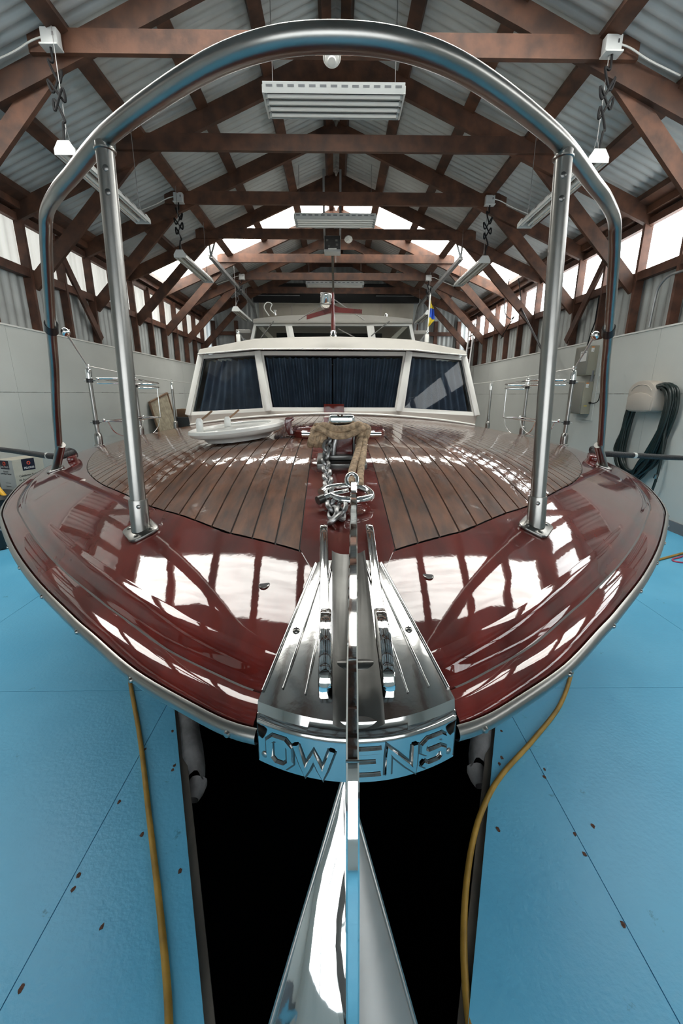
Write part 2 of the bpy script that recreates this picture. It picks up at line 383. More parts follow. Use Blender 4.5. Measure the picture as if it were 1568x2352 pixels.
# ---- side walls
def corrugated(name, y0, y1, z0, z1, X, m, parent, pitch=.12, amp=.010):
    rows = [[], []]; n = max(4, int((y1 - y0) / pitch * 8))
    for i in range(n + 1):
        y = y0 + (y1 - y0) * i / n; ph = (y / pitch) % 1.0
        d = amp * max(-1, min(1, 1.9 * math.cos(2 * math.pi * ph)))
        rows[0].append((X + d, y, z0)); rows[1].append((X + d, y, z1))
    return grid(name, rows, m, parent, True, 60, fix=False)
SILL0, SILL1, WT0 = 2.47, 2.57, 3.00
for sgn, side, gl in ((-1, 'left', 'glowL'), (1, 'right', 'glowR')):
    W = empty('wall_' + side, (sgn * WX, 0, 0), kind='structure', label='boathouse %s wall of white panels, brown studs and metal cladding' % side)
    W.location = (0, 0, 0)
    yc = YN
    for ya, yb in zip([YN, -.4, 2.04, 4.48, 6.92, 9.36], [-.4, 2.04, 4.48, 6.92, 9.36, YF]):
        bbox('wall_panel', sgn * WX, sgn * (WX + .012), ya + .0015, yb - .0015, .10, 1.283, 'wallpanel', W)
        bbox('wall_panel', sgn * WX, sgn * (WX + .012), ya + .0015, yb - .0015, 1.287, 1.915, 'wallpanel', W)
    bbox('panel_cap', sgn * (WX - .010), sgn * (WX + .03), YN, YF, 1.916, 1.932, 'whitepaint', W)
    bbox('baseboard_' + side, sgn * (WX - .014), sgn * WX, YN, YF, 0.0, .10, 'baseboard').__setitem__('kind', 'structure')
    ns = int((YF - YN) / .61) + 1
    y = TY[0] - .61
    while y < YF - .1:
        if y > YN:
            bbox('stud', sgn * (WX + .014), sgn * (WX + .104), y - .019, y + .019, 0.0, 3.05, 'studwood', W)
            if y + .61 < YF:
                bbox('girt', sgn * (WX + .02), sgn * (WX + .09), y + .02, min(y + .59, YF), SILL0, SILL0 + .085, 'studwood', W)
                bbox('girt', sgn * (WX + .05), sgn * (WX + .104), y + .02, min(y + .59, YF), WT0, WT0 + .07, 'studwood', W)
        y += .61
    bbox('top_plate', sgn * (WX + .0), sgn * (WX + .10), YN, YF, 3.05 + .05, 3.05 + .14, 'beam', W)
    bbox('bolt_plate', sgn * (WX - .004), sgn * (WX + .014), YN, YF, 3.18, 3.22, 'beam', W)
    ya = YN
    while ya < YF - .01:
        yb = min(ya + 1.2, YF); corrugated('cladding_sheet', ya, yb, 0.0, SILL1 + .0, sgn * (WX + .115), 'cladding', W)
        corrugated('cladding_sheet', ya, yb, WT0 + .012, 3.45, sgn * (WX + .115), 'cladding', W); ya = yb
    Wn = empty('window_%d' % (1 if sgn < 0 else 2), (0, 0, 0), kind='structure', label='row of daylit translucent panes high in the %s wall' % side)
    ya = YN
    while ya < YF - .01:
        yb = min(ya + .61, YF)
        corrugated('pane', ya + .0, yb, SILL1 - .03, WT0 + .03, sgn * (WX + .135), gl, Wn, .12, .008); ya = yb
    # wall bracing seen between the studs
    for (ya, za, yb, zb) in (((5.58, 2.95, 6.30, 2.0),) if sgn < 0 else ((5.60, 2.95, 6.35, 2.0),)):
        beam('wall_brace', (sgn * (WX + .02), ya, za), (sgn * (WX + .02), yb, zb), .03, .10, 'studwood', W)

# ---- far end: garage door, header, tracks
Wf = empty('wall_far', (0, 0, 0), kind='structure', label='far end wall of the boathouse above the door')
for ya in range(-3, 3):
    rows = [[], []]
    for i in range(41):
        x = ya * 1.16 + 1.16 * i / 40; d = .010 * max(-1, min(1, 1.9 * math.cos(2 * math.pi * x / .12)))
        rows[0].append((x, YF + .12 + d, -1.2 if abs(x) > 2.0 else 3.5)); rows[1].append((x, YF + .12 + d, RS(x)))
    grid('cladding_sheet', rows, 'cladding', Wf, True, 60, fix=False)
for x in (-3.2, -2.6, -2.08, 2.08, 2.6, 3.2): bbox('stud', x - .045, x + .045, YF - .0, YF + .09, 0, 3.1, 'studwood', Wf)
for z in (.9, 1.9, 2.75):
    for s in (-1, 1): bbox('girt', s * 2.1, s * 3.25, YF - .02, YF + .05, z, z + .09, 'studwood', Wf)
bbox('header_beam', -2.1, 2.1, YF - .10, YF + .05, 3.52, 3.95, 'blackheader', Wf)
for x0, x1 in ((-1.98, -.92), (1.0, 1.98)): bbox('weather_strip', x0, x1, YF - .13, YF - .11, 3.66, 3.675, 'trackmetal', Wf)
for k in range(8): lathe('bolt_head', [(0, .012), (.02, .008), (.024, 0)], (-1.75 + k * .5, YF - .10, 3.73 + .03 * (k % 2)), 'darksteel', Wf, 10, Vector((0, -1, 0)))
D = empty('door_1', (0, YF, 0), kind='structure', label='cream sectional garage door at the far end of the slip'); D.location = (0, 0, 0)
for k in range(8):
    z0 = -.60 + k * .515; bbox('door_section', -1.98, 1.98, YF - .03, YF + .02, z0, z0 + .51, 'doorpanel', D, .006)
    if k >= 6:
        for j in range(5): bbox('door_stile', -1.9 + j * .76 - .02, -1.9 + j * .76 + .02, YF - .04, YF - .03, z0 + .02, z0 + .49, 'creampaint', D)
for s in (-1, 1):
    pts = spline([(s * 2.02, 7.6, 3.40), (s * 2.02, 9.2, 3.38), (s * 2.02, 10.9, 3.36), (s * 2.02, 11.3, 3.28), (s * 2.02, 11.55, 3.0), (s * 2.02, 11.6, 2.4), (s * 2.02, 11.6, .2)], 6)
    rows = []
    for i, p in enumerate(pts):
        t = (pts[min(i + 1, len(pts) - 1)] - pts[max(i - 1, 0)]).normalized(); n = Vector((0, -t.z, t.y)); a = Vector((1, 0, 0))
        prof = [(-.03, .028), (-.03, -.028), (.03, -.028), (.03, .028), (.022, .028), (.022, -.02), (-.022, -.02), (-.022, .028)]
        rows.append([p + a * u + n * v for u, v in prof])
    grid('door_track', rows, 'trackmetal', D, False, closed_u=True)
    for dy, dx in ((0, 0), (.12, .16)):
        beam('track_hanger', (s * 2.02, 7.62, 3.40), (s * (2.02 - dx), 7.55 - dy * .3, 3.72), .030, .004, 'trackmetal', D, Vector((0, 1, 0)))
# ---- near end wall behind the photographer
Wn = empty('wall_near', (0, 0, 0), kind='structure', label='near end wall behind the photographer')
for x0, x1, z0, z1 in ((-3.4, -2.2, 0, 3.1), (2.2, 3.4, 0, 3.1), (-2.2, 2.2, 0, .9), (-2.2, 2.2, 2.2, 3.1)):
    bbox('wall_panel', x0, x1, YN - .05, YN, z0, z1, 'wallpanel', Wn)
mesh('gable_panel', [(-3.4, YN, 3.1), (3.4, YN, 3.1), (3.4, YN, RS(3.4)), (0, YN, RS(0)), (-3.4, YN, RS(3.4))], [(0, 1, 2, 3, 4)], 'cladding', Wn)
Wd = empty('window_5', (0, 0, 0), kind='structure', label='added glowing end panes behind the photographer, for fill light')  # unseen glowing panes, added to light the near floor and bow
for x0 in (-2.2, -.72, .76): bbox('pane', x0 + .02, x0 + 1.42, YN - .03, YN - .02, .92, 2.18, 'glowFill', Wd)
for x in (-.74, .74): bbox('mullion', x - .03, x + .03, YN - .05, YN, .9, 2.2, 'whitepaint', Wd)

# ---- roof
C = empty('ceiling', (0, 0, 0), kind='structure', label='open timber roof with corrugated metal sheets and skylight sheets')
for Y in TY:
    if not YN < Y < YF - .2 or abs(Y - 2.61) < .01: continue      # truss over the bow left out so the skylight reflects unbroken
    for s in (-1, 1):
        bm_p0, bm_p1 = Vector((s * 3.36, Y, RB(3.36) + .075)), Vector((0.0, Y, RB(0) + .075))
        beam('rafter', bm_p0, bm_p1, .050, .160, 'beam', C)
        beam('knee_brace', (s * 3.30, Y + .042, 2.40), (s * 2.02, Y + .042, 3.64), .040, .135, 'beam', C)
    beam('collar_tie', (-2.18, Y - .042, 3.675), (2.18, Y - .042, 3.675), .040, .140, 'beam', C)
    prism('ridge_gusset', [(-.42, 4.30 - .12), (.42, 4.30 - .12), (0.10, 4.44), (-.10, 4.44)], lambda u, v, w_, Y=Y: Vector((u, Y - .03 - w_, v)), .012, 'beam', C)
for i in range(len(TY)):
    y0, y1 = max(YN, TY[i] - .61), min(YF, TY[i] + .61)
    if y1 <= y0: continue
    for s in (-1, 1):
        for x in (.10, .66, 1.32, 1.95, 2.60, 3.22):
            beam('purlin', (s * x, y0, RS(x) - .060), (s * x, y1, RS(x) - .060), .112 if x > .2 else .090, .085, 'beam', C, Vector((s * .378, 0, .926)))
Ysh = YN - .1
S3 = empty('window_3', (0, 0, 0), kind='structure', label='skylight sheets in the left roof slope')
S4 = empty('window_4', (0, 0, 0), kind='structure', label='skylight sheets in the right roof slope')
edges = [YN - .1, -1.35, -.45, .65, 1.55, 2.45, 3.34, 4.30, 5.20, 6.12, 7.10, 8.07, 9.06, 10.0, 10.95, YF + .12]
for s in (-1, 1):
    for ya, yb in zip(edges[:-1], edges[1:]):
        sky = any(abs(ya - a) < .01 for a, b in SKY_ROWS)
        n = int((yb - ya) / .095 * 8); rows = []
        for x in (0.0, 1.2, 2.4, 3.7):
            r = []
            for i in range(n + 1):
                y = ya + (yb - ya) * i / n; d = .011 * max(-1, min(1, 1.7 * math.cos(2 * math.pi * y / .095)))
                r.append((s * x, y, RS(x) + d))
            rows.append(r)
        if sky: grid('skylight_sheet', rows, 'glowS', S3 if s < 0 else S4, True, 60, fix=False)
        else: grid('roof_sheet', rows, 'roofmetal', C, True, 60, fix=False)

# ================================================================== THE BOAT
BOAT_RZ = .0127
BX0 = .0226
BOAT = empty('cabin_cruiser', (BX0, 0, 0), BOAT_RZ,
             'classic varnished wooden cabin cruiser with teak foredeck and white cabin moored in the slip', 'boat')
def B(p):            # world point -> boat-local point
    c, s = math.cos(-BOAT_RZ), math.sin(-BOAT_RZ); x, y = p[0] - BX0, p[1]
    return Vector((c * x - s * y, s * x + c * y, p[2]))
HT = [(.300, .040), (.305, .070), (.315, .108), (.338, .152), (.390, .232), (.460, .315), (.510, .372), (.625, .494), (.775, .636), (.967, .800), (1.10, .905), (1.30, 1.035),
      (1.585, 1.195), (1.95, 1.35), (2.5, 1.525), (3.4, 1.665), (4.5, 1.72), (6, 1.68), (8, 1.6), (9.5, 1.45)]
TK = [(.050, .540), (.075, .558), (.127, .588), (.190, .625), (.213, .645), (.301, .721), (.345, .755), (.405, .815), (.494, .912), (.574, 1.002), (.665, 1.125), (.778, 1.30),
      (.90, 1.52), (1.02, 1.76), (1.13, 2.00), (1.27, 2.38), (1.37, 2.8), (1.44, 3.3), (1.47, 4.0)]
def smoothtab(tab, sub=6): return [(p.x, p.y) for p in spline([(a, b, 0) for a, b in tab], sub)]
HTs = smoothtab(HT)
def interp(tab, x):
    if x <= tab[0][0]: return tab[0][1]
    for (a, b), (c, d) in zip(tab[:-1], tab[1:]):
        if x <= c: return b + (d - b) * (x - a) / (c - a) if c > a else d
    return tab[-1][1]
def hb(y): return interp(HTs, y)
def zc0(y):
    w_ = .1523; return H - .2798 + .2728 * ((y - .28) - w_ * math.log((1 + math.exp((y - .9362) / w_)) / (1 + math.exp((.28 - .9362) / w_)))) - .0176 * (y - .28)
def kc(y): return .0645 + .5207 * math.exp(-(y - .28) / .6663)
def zd(x, y): return zc0(y) - kc(y) * x * x           # crowned foredeck
def ze(y): return zd(max(hb(y) - .06, .0), y)
def crown(y): return kc(y) * hb(y) ** 2
def dk(x, y, o=0.0): return Vector((x, y, zd(x, y) + o))

# outline of the sheer in plan with normals pointing inboard
OUT = [Vector((b, a, 0)) for a, b in HTs]          # right side, bow -> stern
def outline_n(i):
    t = OUT[min(i + 4, len(OUT) - 1)] - OUT[max(i - 4, 0)]; t.normalize(); return Vector((-t.y, t.x, 0))
TKs = [Vector((p.x, p.y, 0)) for p in spline([(a, b, 0) for a, b in TK], 8)]
PROF = [(.000, -.046), (.001, -.034), (.004, -.0275), (.012, -.0235), (.024, -.0215), (.034, -.0215)]            # wooden rub strake
PROF2 = [(.0365, -.0235), (.0385, -.0215), (.0425, -.0200), (.047, -.016), (.051, -.010), (.056, -.0045), (.062, -.0012), (.070, .0)]  # cove up to deck edge
def sect(i, d, dz, s):
    p = OUT[i] + outline_n(i) * d
    q = OUT[i] + outline_n(i) * .070
    return Vector((s * max(p.x, .002), p.y, zd(q.x, q.y) + dz))
NO = len(OUT)
iend = next(i for i in range(NO) if OUT[i].y > 9.4)
i0 = next(i for i in range(NO) if OUT[i].x > .0925) + 2
# hull
rows = []
for t in (0, .008, .02, .035, .05, .09, .14, .22, .35, .5, .7, .85, 1.0):
    L_ = []
    for s in (1, -1):
        seq = range(0, iend + 1) if s > 0 else range(iend, -1, -1)
        part = []
        for i in seq:
            p = OUT[i]; fl = math.exp(-max(p.y - .28, 0) / 1.6); n_ = outline_n(i)
            tuck = .23 * math.exp(-max(p.y - .6, 0) / 3.0) * (1 - math.exp(-t * 28))
            x = max(p.x * (1 - t * (.15 + .50 * fl)) + n_.x * tuck, .0); y = p.y + t * 1.5 * fl + n_.y * tuck 
            zt_ = sect(i, 0, -.040, 1).z; part.append(Vector((s * max(x + n_.x * .006, 0), y + n_.y * .006, zt_ - t * (zt_ + .75))))
        L_ += part
    rows.append(L_)
grid('hull', rows, 'hull', BOAT, True, 60, closed_u=True)
for s in (-1, 1):
    grid('rub_strake', [[sect(i, d, dz, s) for d, dz in PROF] for i in range(i0 - 2, iend)], 'mahogany', BOAT, True, 50)
    grid('caulk_seam', [[sect(i, d, dz, s) for d, dz in ((.033, -.0225), (.0375, -.0225))] for i in range(i0 + 1, iend)], 'caulk', BOAT)
    # half-round stainless rub rail
    rr = []
    for i in range(next(k for k in range(NO) if OUT[k].x > .0925), iend):
        c = sect(i, 0, -.037, s); n = outline_n(i); n = Vector((s * n.x, n.y, 0))
        rr.append([c - n * (.0072 * math.cos(a)) + Vector((0, 0, .0080 * math.sin(a))) for a in [math.radians(q) for q in range(-90, 91, 20)]])
    k_ = (abs(rr[0][4].x) - .0915) / max(abs(rr[1][4].x - rr[0][4].x), 1e-5)
    rr.insert(0, [p + (p - q) * min(k_, 3.0) for p, q in zip(rr[0], rr[1])])
    rail = grid('rub_rail', rr, 'steel', BOAT, True, 60)
    acc = 0; last = None
    for i in range(i0 + 1, iend):
        c = sect(i, 0, -.037, s)
        if last is None or (c - last).length > .135:
            last = c
            if c.y > 3: break
            n = outline_n(i); n = Vector((-s * n.x, -n.y, 0))
            lathe('rail_screw', [(0, .0028), (.0025, .0022), (.0036, .0003), (.0036, 0)], c + n * .0068, 'steel', rail, 8, n)
# covering boards: from the cove up over the edge and inboard to the teak
KW = .067          # half width of the king plank
def inner_at(y):    # teak boundary half-width at y
    if y <= TKs[0].y: return TKs[0].x
    for a, b in zip(TKs[:-1], TKs[1:]):
        if y <= b.y: return a.x + (b.x - a.x) * (y - a.y) / (b.y - a.y)
    return TKs[-1].x
# deck underlay (the black seams between planks)
rows = []
ys = [.52 + (9.3 - .52) * (k / 90) ** 1.6 for k in range(91)]
for y in ys:
    h = inner_at(y) + .006 if y < 4 else hb(y) - .08
    rows.append([dk(h * u, y, -.004) for u in [k / 12 for k in range(-12, 13)]])
grid('deck_underlay', rows, 'caulk', BOAT)
for s in (-1, 1):
    rows = []
    idx = list(range(i0 - 2, NO))
    # match outline stations to points of the inner boundary
    Ltot = [0.0]
    for k in range(1, len(TKs)): Ltot.append(Ltot[-1] + (TKs[k] - TKs[k - 1]).length)
    for i in idx:
        o = OUT[i]
        if o.y > 4.4: break
        f = (o.y - OUT[idx[0]].y)
        # inner station: the bow part fans out from the stem
        if o.y < .56:
            tt = (o.y - OUT[idx[0]].y) / (.56 - OUT[idx[0]].y); q = Vector((.008 + .042 * tt ** .7, .305 + (.535 - .305) * tt ** .55, 0))
        else:
            tt = (o.y - .56); L_ = tt * 1.22 + .0
            q = TKs[-1]
            for k in range(1, len(TKs)):
                if Ltot[k] >= L_:
                    a = (L_ - Ltot[k - 1]) / (Ltot[k] - Ltot[k - 1]); q = TKs[k - 1].lerp(TKs[k], a); break
        row = [sect(i, d, dz, s) for d, dz in PROF2]
        e = row[-1]
        for k in range(1, 25):
            a = (k / 24) ** 1.3; x = abs(e.x) * (1 - a) + q.x * a; y = e.y * (1 - a) + q.y * a
            z = zd(x, y)
            row.append(Vector((s * x, y, z + .0012 * min(1, a * 4))))
        z = row[-1].z; row.append(Vector((row[-1].x, row[-1].y + .001, z - .006)))
        rows.append(row)
    grid('covering_board', rows, 'mahogany', BOAT, True, 50)
# king plank from the bow fitting aft to the cabin
rows = []
for k in range(60):
    y = .46 + (3.32 - .46) * k / 59; wdt = min(KW, .048 + max(0, (y - .53)) * 1.1)
    rows.append([dk(-wdt, y, -.004)] + [dk(wdt * u, y, .0028) for u in (-1, -.5, 0, .5, 1)] + [dk(wdt, y, -.004)])
grid('king_plank', rows, 'mahogany', BOAT, True, 50)
# teak planks, one object each
PITCH = .0372
CABY = 3.34
n = 0
for s in (-1, 1):
    for j in range(40):
        xa = KW + .0022 + j * PITCH; xb = xa + PITCH - .0030
        if xa > 1.44: break
        def fwd_y(x):
            for a, b in zip(TKs[:-1], TKs[1:]):
                if x <= b.x: return a.y + (b.y - a.y) * max(0, (x - a.x)) / (b.x - a.x)
            return 9
        ya, yb = fwd_y(xa) + .004, fwd_y(xb) + .004
        ye = CABY + .35
        if ya > ye - .1: break
        xbm = xb
        rows = []; nn = 22
        for k in range(nn + 1):
            t = (k / nn) ** 1.5
            y1, y2 = ya + (ye - ya) * t, yb + (ye - yb) * t
            xm = (xa + xbm) / 2; ym = (y1 + y2) / 2
            a, m_, b_ = dk(xa, y1, .0012), dk(xm, ym, .0016), dk(xbm, y2, .0012)
            rows.append([Vector((s * a.x, a.y, a.z - .006)), Vector((s * a.x, a.y, a.z)), Vector((s * m_.x, m_.y, m_.z)), Vector((s * b_.x, b_.y, b_.z)), Vector((s * b_.x, b_.y, b_.z - .006))])
        grid('deck_plank', rows, 'teak', BOAT, True, 40)
        n += 1
# aft side decks
for s in (-1, 1):
    rows = []
    for k in range(20):
        y = 4.35 + (9.3 - 4.35) * k / 19
        rows.append([dk(s * (hb(y) - .07) * u, y, .001) for u in (1, .9, .8, .7, .6)])
    grid('side_deck', rows, 'teak', BOAT)

# ---- chrome bow fitting with its raised lettering
CAST = empty('bow_fitting', (0, 0, 0), 0, parent=BOAT)
HWF = .0905
def front(u):                   # u -1..1 across the front face, plan curve of the nose
    return Vector((HWF * u, .2850 + .028 * abs(u) ** 2.0, 0))
ZB, ZT = H - .3235, H - .2825
def fpt(u, z, off=0.0):
    p = front(u); q = front(min(1, u + .02)) - front(max(-1, u - .02)); nrm = Vector((q.y, -q.x, 0)).normalized()
    return Vector((p.x, p.y, 0)) + nrm * off + Vector((0, 0, z - .003 * abs(u) ** 2))
rows = []
us = [k / 30 for k in range(-30, 31)]
def back(u, t):                 # top plate: t=0 front edge .. 1 rear edge
    hw = HWF + (.044 - HWF) * t; y0 = front(u).y; y1 = .522
    x = hw * u; y = y0 + .010 + (y1 - y0 - .010) * t
    z = max(zd(abs(x), max(y, .32)) + .0065, H - .2755 + .0) if t < .15 else zd(abs(x), y) + .0065
    zf = H - .2755; a = min(1, t / .35); a = a * a * (3 - 2 * a)
    z = max(zf * (1 - a) + (zd(abs(x), max(y, .33)) + .0065) * a, zd(abs(x), y) + .0065)
    return Vector((x, y, z - .003 * abs(u) ** 4))
for kind, v in [('f', ZB), ('f', ZB + .012), ('f', ZB + .026), ('f', ZT - .002), ('r', 0), ('r', 1), ('r', 2)] + [('b', t) for t in (.0, .04, .1, .2, .35, .5, .65, .8, .9, 1.0)] + [('e', 1)]:
    r = []
    for u in us:
        if kind == 'f': r.append(fpt(u, v))
        elif kind == 'r':
            a = math.radians(20 + 30 * v); base = fpt(u, ZT); r.append(Vector((base.x, base.y + .008 * (1 - math.cos(a)), base.z + .0065 * math.sin(a))))
        elif kind == 'b': r.append(back(u, v))
        else: p = back(u, 1); r.append(Vector((p.x, p.y + .003, p.z - .008)))
    rows.append(r)
# side skirts
for ri, r in enumerate(rows):
    a, b = r[0], r[-1]
    if ri < 8: r.insert(0, a.copy()); r.append(b.copy()); continue
    r.insert(0, Vector((a.x - .0015, a.y, a.z - .009 if a.z > ZT else a.z))); r.append(Vector((b.x + .0015, b.y, b.z - .009 if b.z > ZT else b.z)))
grid('casting', rows, 'castchrome', CAST, True, 45)
mesh('casting_underside', [fpt(u, ZB) for u in us] + [Vector((p.x, p.y + .05, p.z)) for p in [fpt(u, ZB) for u in us]],
     [(i, i + 1, len(us) + i + 1, len(us) + i) for i in range(len(us) - 1)], 'castchrome', CAST)
for s in (-1, 1):
    p = fpt(s, ZB); x = s * (HWF + .0012)
    mesh('casting_side', [(x, p.y - .001, ZB - .003), (x, p.y + .028, ZB - .002), (x, p.y + .034, ZT + .003), (x, p.y + .006, ZT + .002), (x, p.y - .001, ZT - .003)], [(0, 1, 2, 3, 4)], 'castchrome', CAST)
for u0 in (-.80, -.55, .55, .80):
    tube('rib', [back(u0 * (1 - .12 * t), t) + Vector((0, 0, .0008)) for t in [.09 + .89 * k / 14 for k in range(15)]], [.0009] * 2 + [.0016] * 12 + [.0012], 'castchrome', CAST, 8)
for u0 in (-.99, .99):
    tube('rim', [back(u0, t) + Vector((0, 0, .0004)) for t in [.05 + .94 * k / 14 for k in range(15)]], .0018, 'castchrome', CAST, 8)
def screw(name, p, nrm, r, parent):
    o = lathe(name, [(0, r * .45), (r * .6, r * .38), (r, .0003), (r, -.001)], p, 'steel', parent, 12, nrm)
    return o
for u0 in (-.86, .86):
    p = back(u0, .42); screw('screw', p + Vector((0, 0, .0005)), Vector((0, 0, 1)), .0042, CAST)
    for a in (0, 1): box('screw_slot', p + Vector((0, 0, .0026)), (.0052, .0010, .0006) if a else (.0010, .0052, .0006), 'ink', CAST)
for u0 in (-.93, .93):
    p = fpt(u0, ZB + .010, .0004); q = front(u0); screw('screw', p, Vector((.5 * u0, -1, 0)).normalized(), .0030, CAST)
# OWENS in block strokes standing proud of the face
def stroke(poly, wd):
    """closed ribbon of width wd around a polyline (2-D)"""
    P = [Vector((a, b)) for a, b in poly]; Lf, Rt = [], []
    closed = (P[0] - P[-1]).length < 1e-6
    if closed: P = P[:-1]
    n = len(P)
    for i in range(n):
        a = P[i - 1] if (closed or i > 0) else None; c = P[(i + 1) % n] if (closed or i < n - 1) else None
        d1 = (P[i] - a).normalized() if a is not None else (c - P[i]).normalized()
        d2 = (c - P[i]).normalized() if c is not None else d1
        nn = Vector((-(d1.y + d2.y), d1.x + d2.x)); nn.normalize(); k = max(.5, nn.dot(Vector((-d1.y, d1.x))))
        Lf.append(P[i] + nn * (wd / 2 / k)); Rt.append(P[i] - nn * (wd / 2 / k))
    return Lf, Rt, closed
GL = {'O': [[(.25, 0), (.75, 0), (1, .2), (1, .8), (.75, 1), (.25, 1), (0, .8), (0, .2), (.25, 0)]],
      'W': [[(0, 1), (.26, 0), (.5, .72), (.74, 0), (1, 1)]],
      'E': [[(1, 1), (0, 1), (0, 0), (1, 0)], [(0, .5), (.8, .5)]],
      'N': [[(0, 0), (0, 1), (1, 0), (1, 1)]],
      'S': [[(1, .86), (.8, 1), (.2, 1), (0, .86), (0, .62), (.2, .5), (.8, .5), (1, .38), (1, .14), (.8, 0), (.2, 0), (0, .14)]]}
for ch, u0, u1 in (('O', -.87, -.66), ('W', -.60, -.25), ('E', -.05, .21), ('N', .28, .54), ('S', .63, .86)):
    Vv, Ff, Ve, Fe = [], [], [], []
    for st in GL[ch]:
        # subdivide so the letter bends with the nose
        pts = []
        for a, b in zip(st[:-1], st[1:]):
            for k in range(4): pts.append((a[0] + (b[0] - a[0]) * k / 4, a[1] + (b[1] - a[1]) * k / 4))
        pts.append(st[-1])
        sx = (u1 - u0) * HWF; sy = .0275
        Lf, Rt, cl = stroke([(a * sx, b * sy) for a, b in pts], .0062)
        b0 = len(Vv); n = len(Lf)
        for q in Lf + Rt:
            Vv.append(fpt(u0 + q.x / HWF, ZB + .0060 + q.y, .0001))
        Le, Re, _c = stroke([(a * sx, b * sy) for a, b in pts], .0084)
        e0 = len(Ve)
        for q in Le + Re: Ve.append(fpt(u0 + q.x / HWF, ZB + .0060 + q.y, .00035))
        for i in range(n if cl else n - 1): j = (i + 1) % n; Fe.append((e0 + i, e0 + j, e0 + n + j, e0 + n + i))
        for sc_, off in ((.62, .0024),):
            for l, r in zip(Lf, Rt):
                c = (l + r) / 2; q = c + (l - c) * sc_; Vv.append(fpt(u0 + q.x / HWF, ZB + .0060 + q.y, off))
            for l, r in zip(Lf, Rt):
                c = (l + r) / 2; q = c + (r - c) * sc_; Vv.append(fpt(u0 + q.x / HWF, ZB + .0060 + q.y, off))
        rng = n if cl else n - 1
        for i in range(rng):
            j = (i + 1) % n
            Ff += [(b0 + i, b0 + j, b0 + 2 * n + j, b0 + 2 * n + i), (b0 + 2 * n + i, b0 + 2 * n + j, b0 + 3 * n + j, b0 + 3 * n + i), (b0 + 3 * n + i, b0 + 3 * n + j, b0 + n + j, b0 + n + i)]
    mesh('contrast_outline', Ve, Fe, 'darksteel', CAST)  # dark ribbon added round each letter for contrast with the casting
    lt = mesh('raised_letter', Vv, Ff, 'castchrome', CAST); lt['label'] = 'raised chrome letter ' + ch + ' on the nose of the bow fitting'

# ---- anchor roller channel standing on the fitting
RC = empty('anchor_roller', (0, 0, 0), 0, parent=BOAT)
CHX = .0222
zt = lambda y: zd(0, y)
rows = []
for k in range(30):
    y = .292 + (.530 - .292) * k / 29; z = max(zt(y) + .0095, H - .2735)
    if y < .315: z -= (.315 - y) ** 2 * 14
    rows.append([Vector((CHX * u, y, z + .006 * abs(u) ** 3)) for u in (-1, -.9, -.75, -.5, -.25, 0, .25, .5, .75, .9, 1)])
grid('channel', rows, 'darksteel', RC, True, 60)
for s in (-1, 1):
    rows = []
    for k in range(16):          # flat keeper bar running aft over the deck
        y = .402 + (.600 - .402) * k / 15; x = s * (CHX + .0080 + .004 * (y - .40) / .2); z = zt(y) + .0125 + (-.003 if k == 15 else 0)
        wd_ = .0055
        rows.append([Vector((x - wd_, y, z - .010)), Vector((x - wd_, y, z + .003)), Vector((x - wd_ + .0012, y, z + .0040)), Vector((x + wd_ - .0012, y, z + .0040)), Vector((x + wd_, y, z + .003)), Vector((x + wd_, y, z - .010))])
    o = grid('keeper_bar', rows, 'chrome', RC, True, 40, closed_u=True)
    mesh('bar_end', rows[-1], [tuple(range(6))], 'chrome', RC); mesh('bar_end', rows[0], [tuple(range(6))], 'chrome', RC)
    ol = [(.318, -.010)]
    for a in range(0, 181, 10): ol.append((.366 - .048 * math.cos(math.radians(a)), .030 * math.sin(math.radians(a)) ** .7))
    ol += [(.414, -.010)]
    prism('roller_ear', ol, lambda u, v, w_, s=s: Vector((s * (CHX + .0005 + w_), u, zt(.366) + (u - .366) * .22 + .008 + v)), .0125, 'chrome', RC, .0030)
tube('roller', [(-CHX, .352, zt(.352) + .004), (CHX, .352, zt(.352) + .004)], .0085, 'darksteel', RC, 16)
# deck holes
for x, y in ((-.108, .488), (.104, .503)):
    p = dk(x, y, .0012); t = tube('drain_ring', [p + Vector((.0062 * math.cos(a), .0078 * math.sin(a), -.0006 - crown(y) * 2 * x * .0062 * math.cos(a) / hb(y) ** 2)) for a in [k * math.pi / 8 for k in range(16)]], .0012, 'steel', BOAT, 6, True)
    mesh('drain_hole', [p + Vector((.0062 * math.cos(a), .0078 * math.sin(a), .0006 - crown(y) * 2 * x * .0062 * math.cos(a) / hb(y) ** 2)) for a in [k * math.pi / 8 for k in range(16)]], [tuple(range(16))], 'ink', BOAT)

# ---- pulpit rail
PU = empty('pulpit_rail', (0, 0, 0), 0, parent=BOAT)
RX = -.012
half = [(0.0, .544, 1.622), (.083, .557, 1.622), (.175, .604, 1.621), (.319, .713, 1.620), (.437, .827, 1.618)]
arc = [(-x + RX, y, z) for x, y, z in reversed(half)] + [(x + RX, y, z) for x, y, z in half[1:]]
LEGL = [B(PZ(133, 440, 1.617))] + [B(PY(x, y, Y)) for x, y, Y in ((108, 486, .995), (105.5, 540, 1.035), (109, 623, 1.10), (118, 760, 1.235), (125, 845, 1.335), (129, 945, 1.435), (136, 1040, 1.535))]
def leg(s):
    return [Vector((s * abs(p.x - RX) + RX, p.y, p.z)) for p in LEGL]
path = spline([Vector(p) for p in list(reversed(leg(-1)))] + [Vector(p) for p in arc] + [Vector(p) for p in leg(1)], 7)
tube('top_rail', path, .0123, 'steel', PU, 20)
tube('vent_hole', [(RX, .5425, 1.6342), (RX, .5420, 1.6349)], .0018, 'ink', PU, 8)
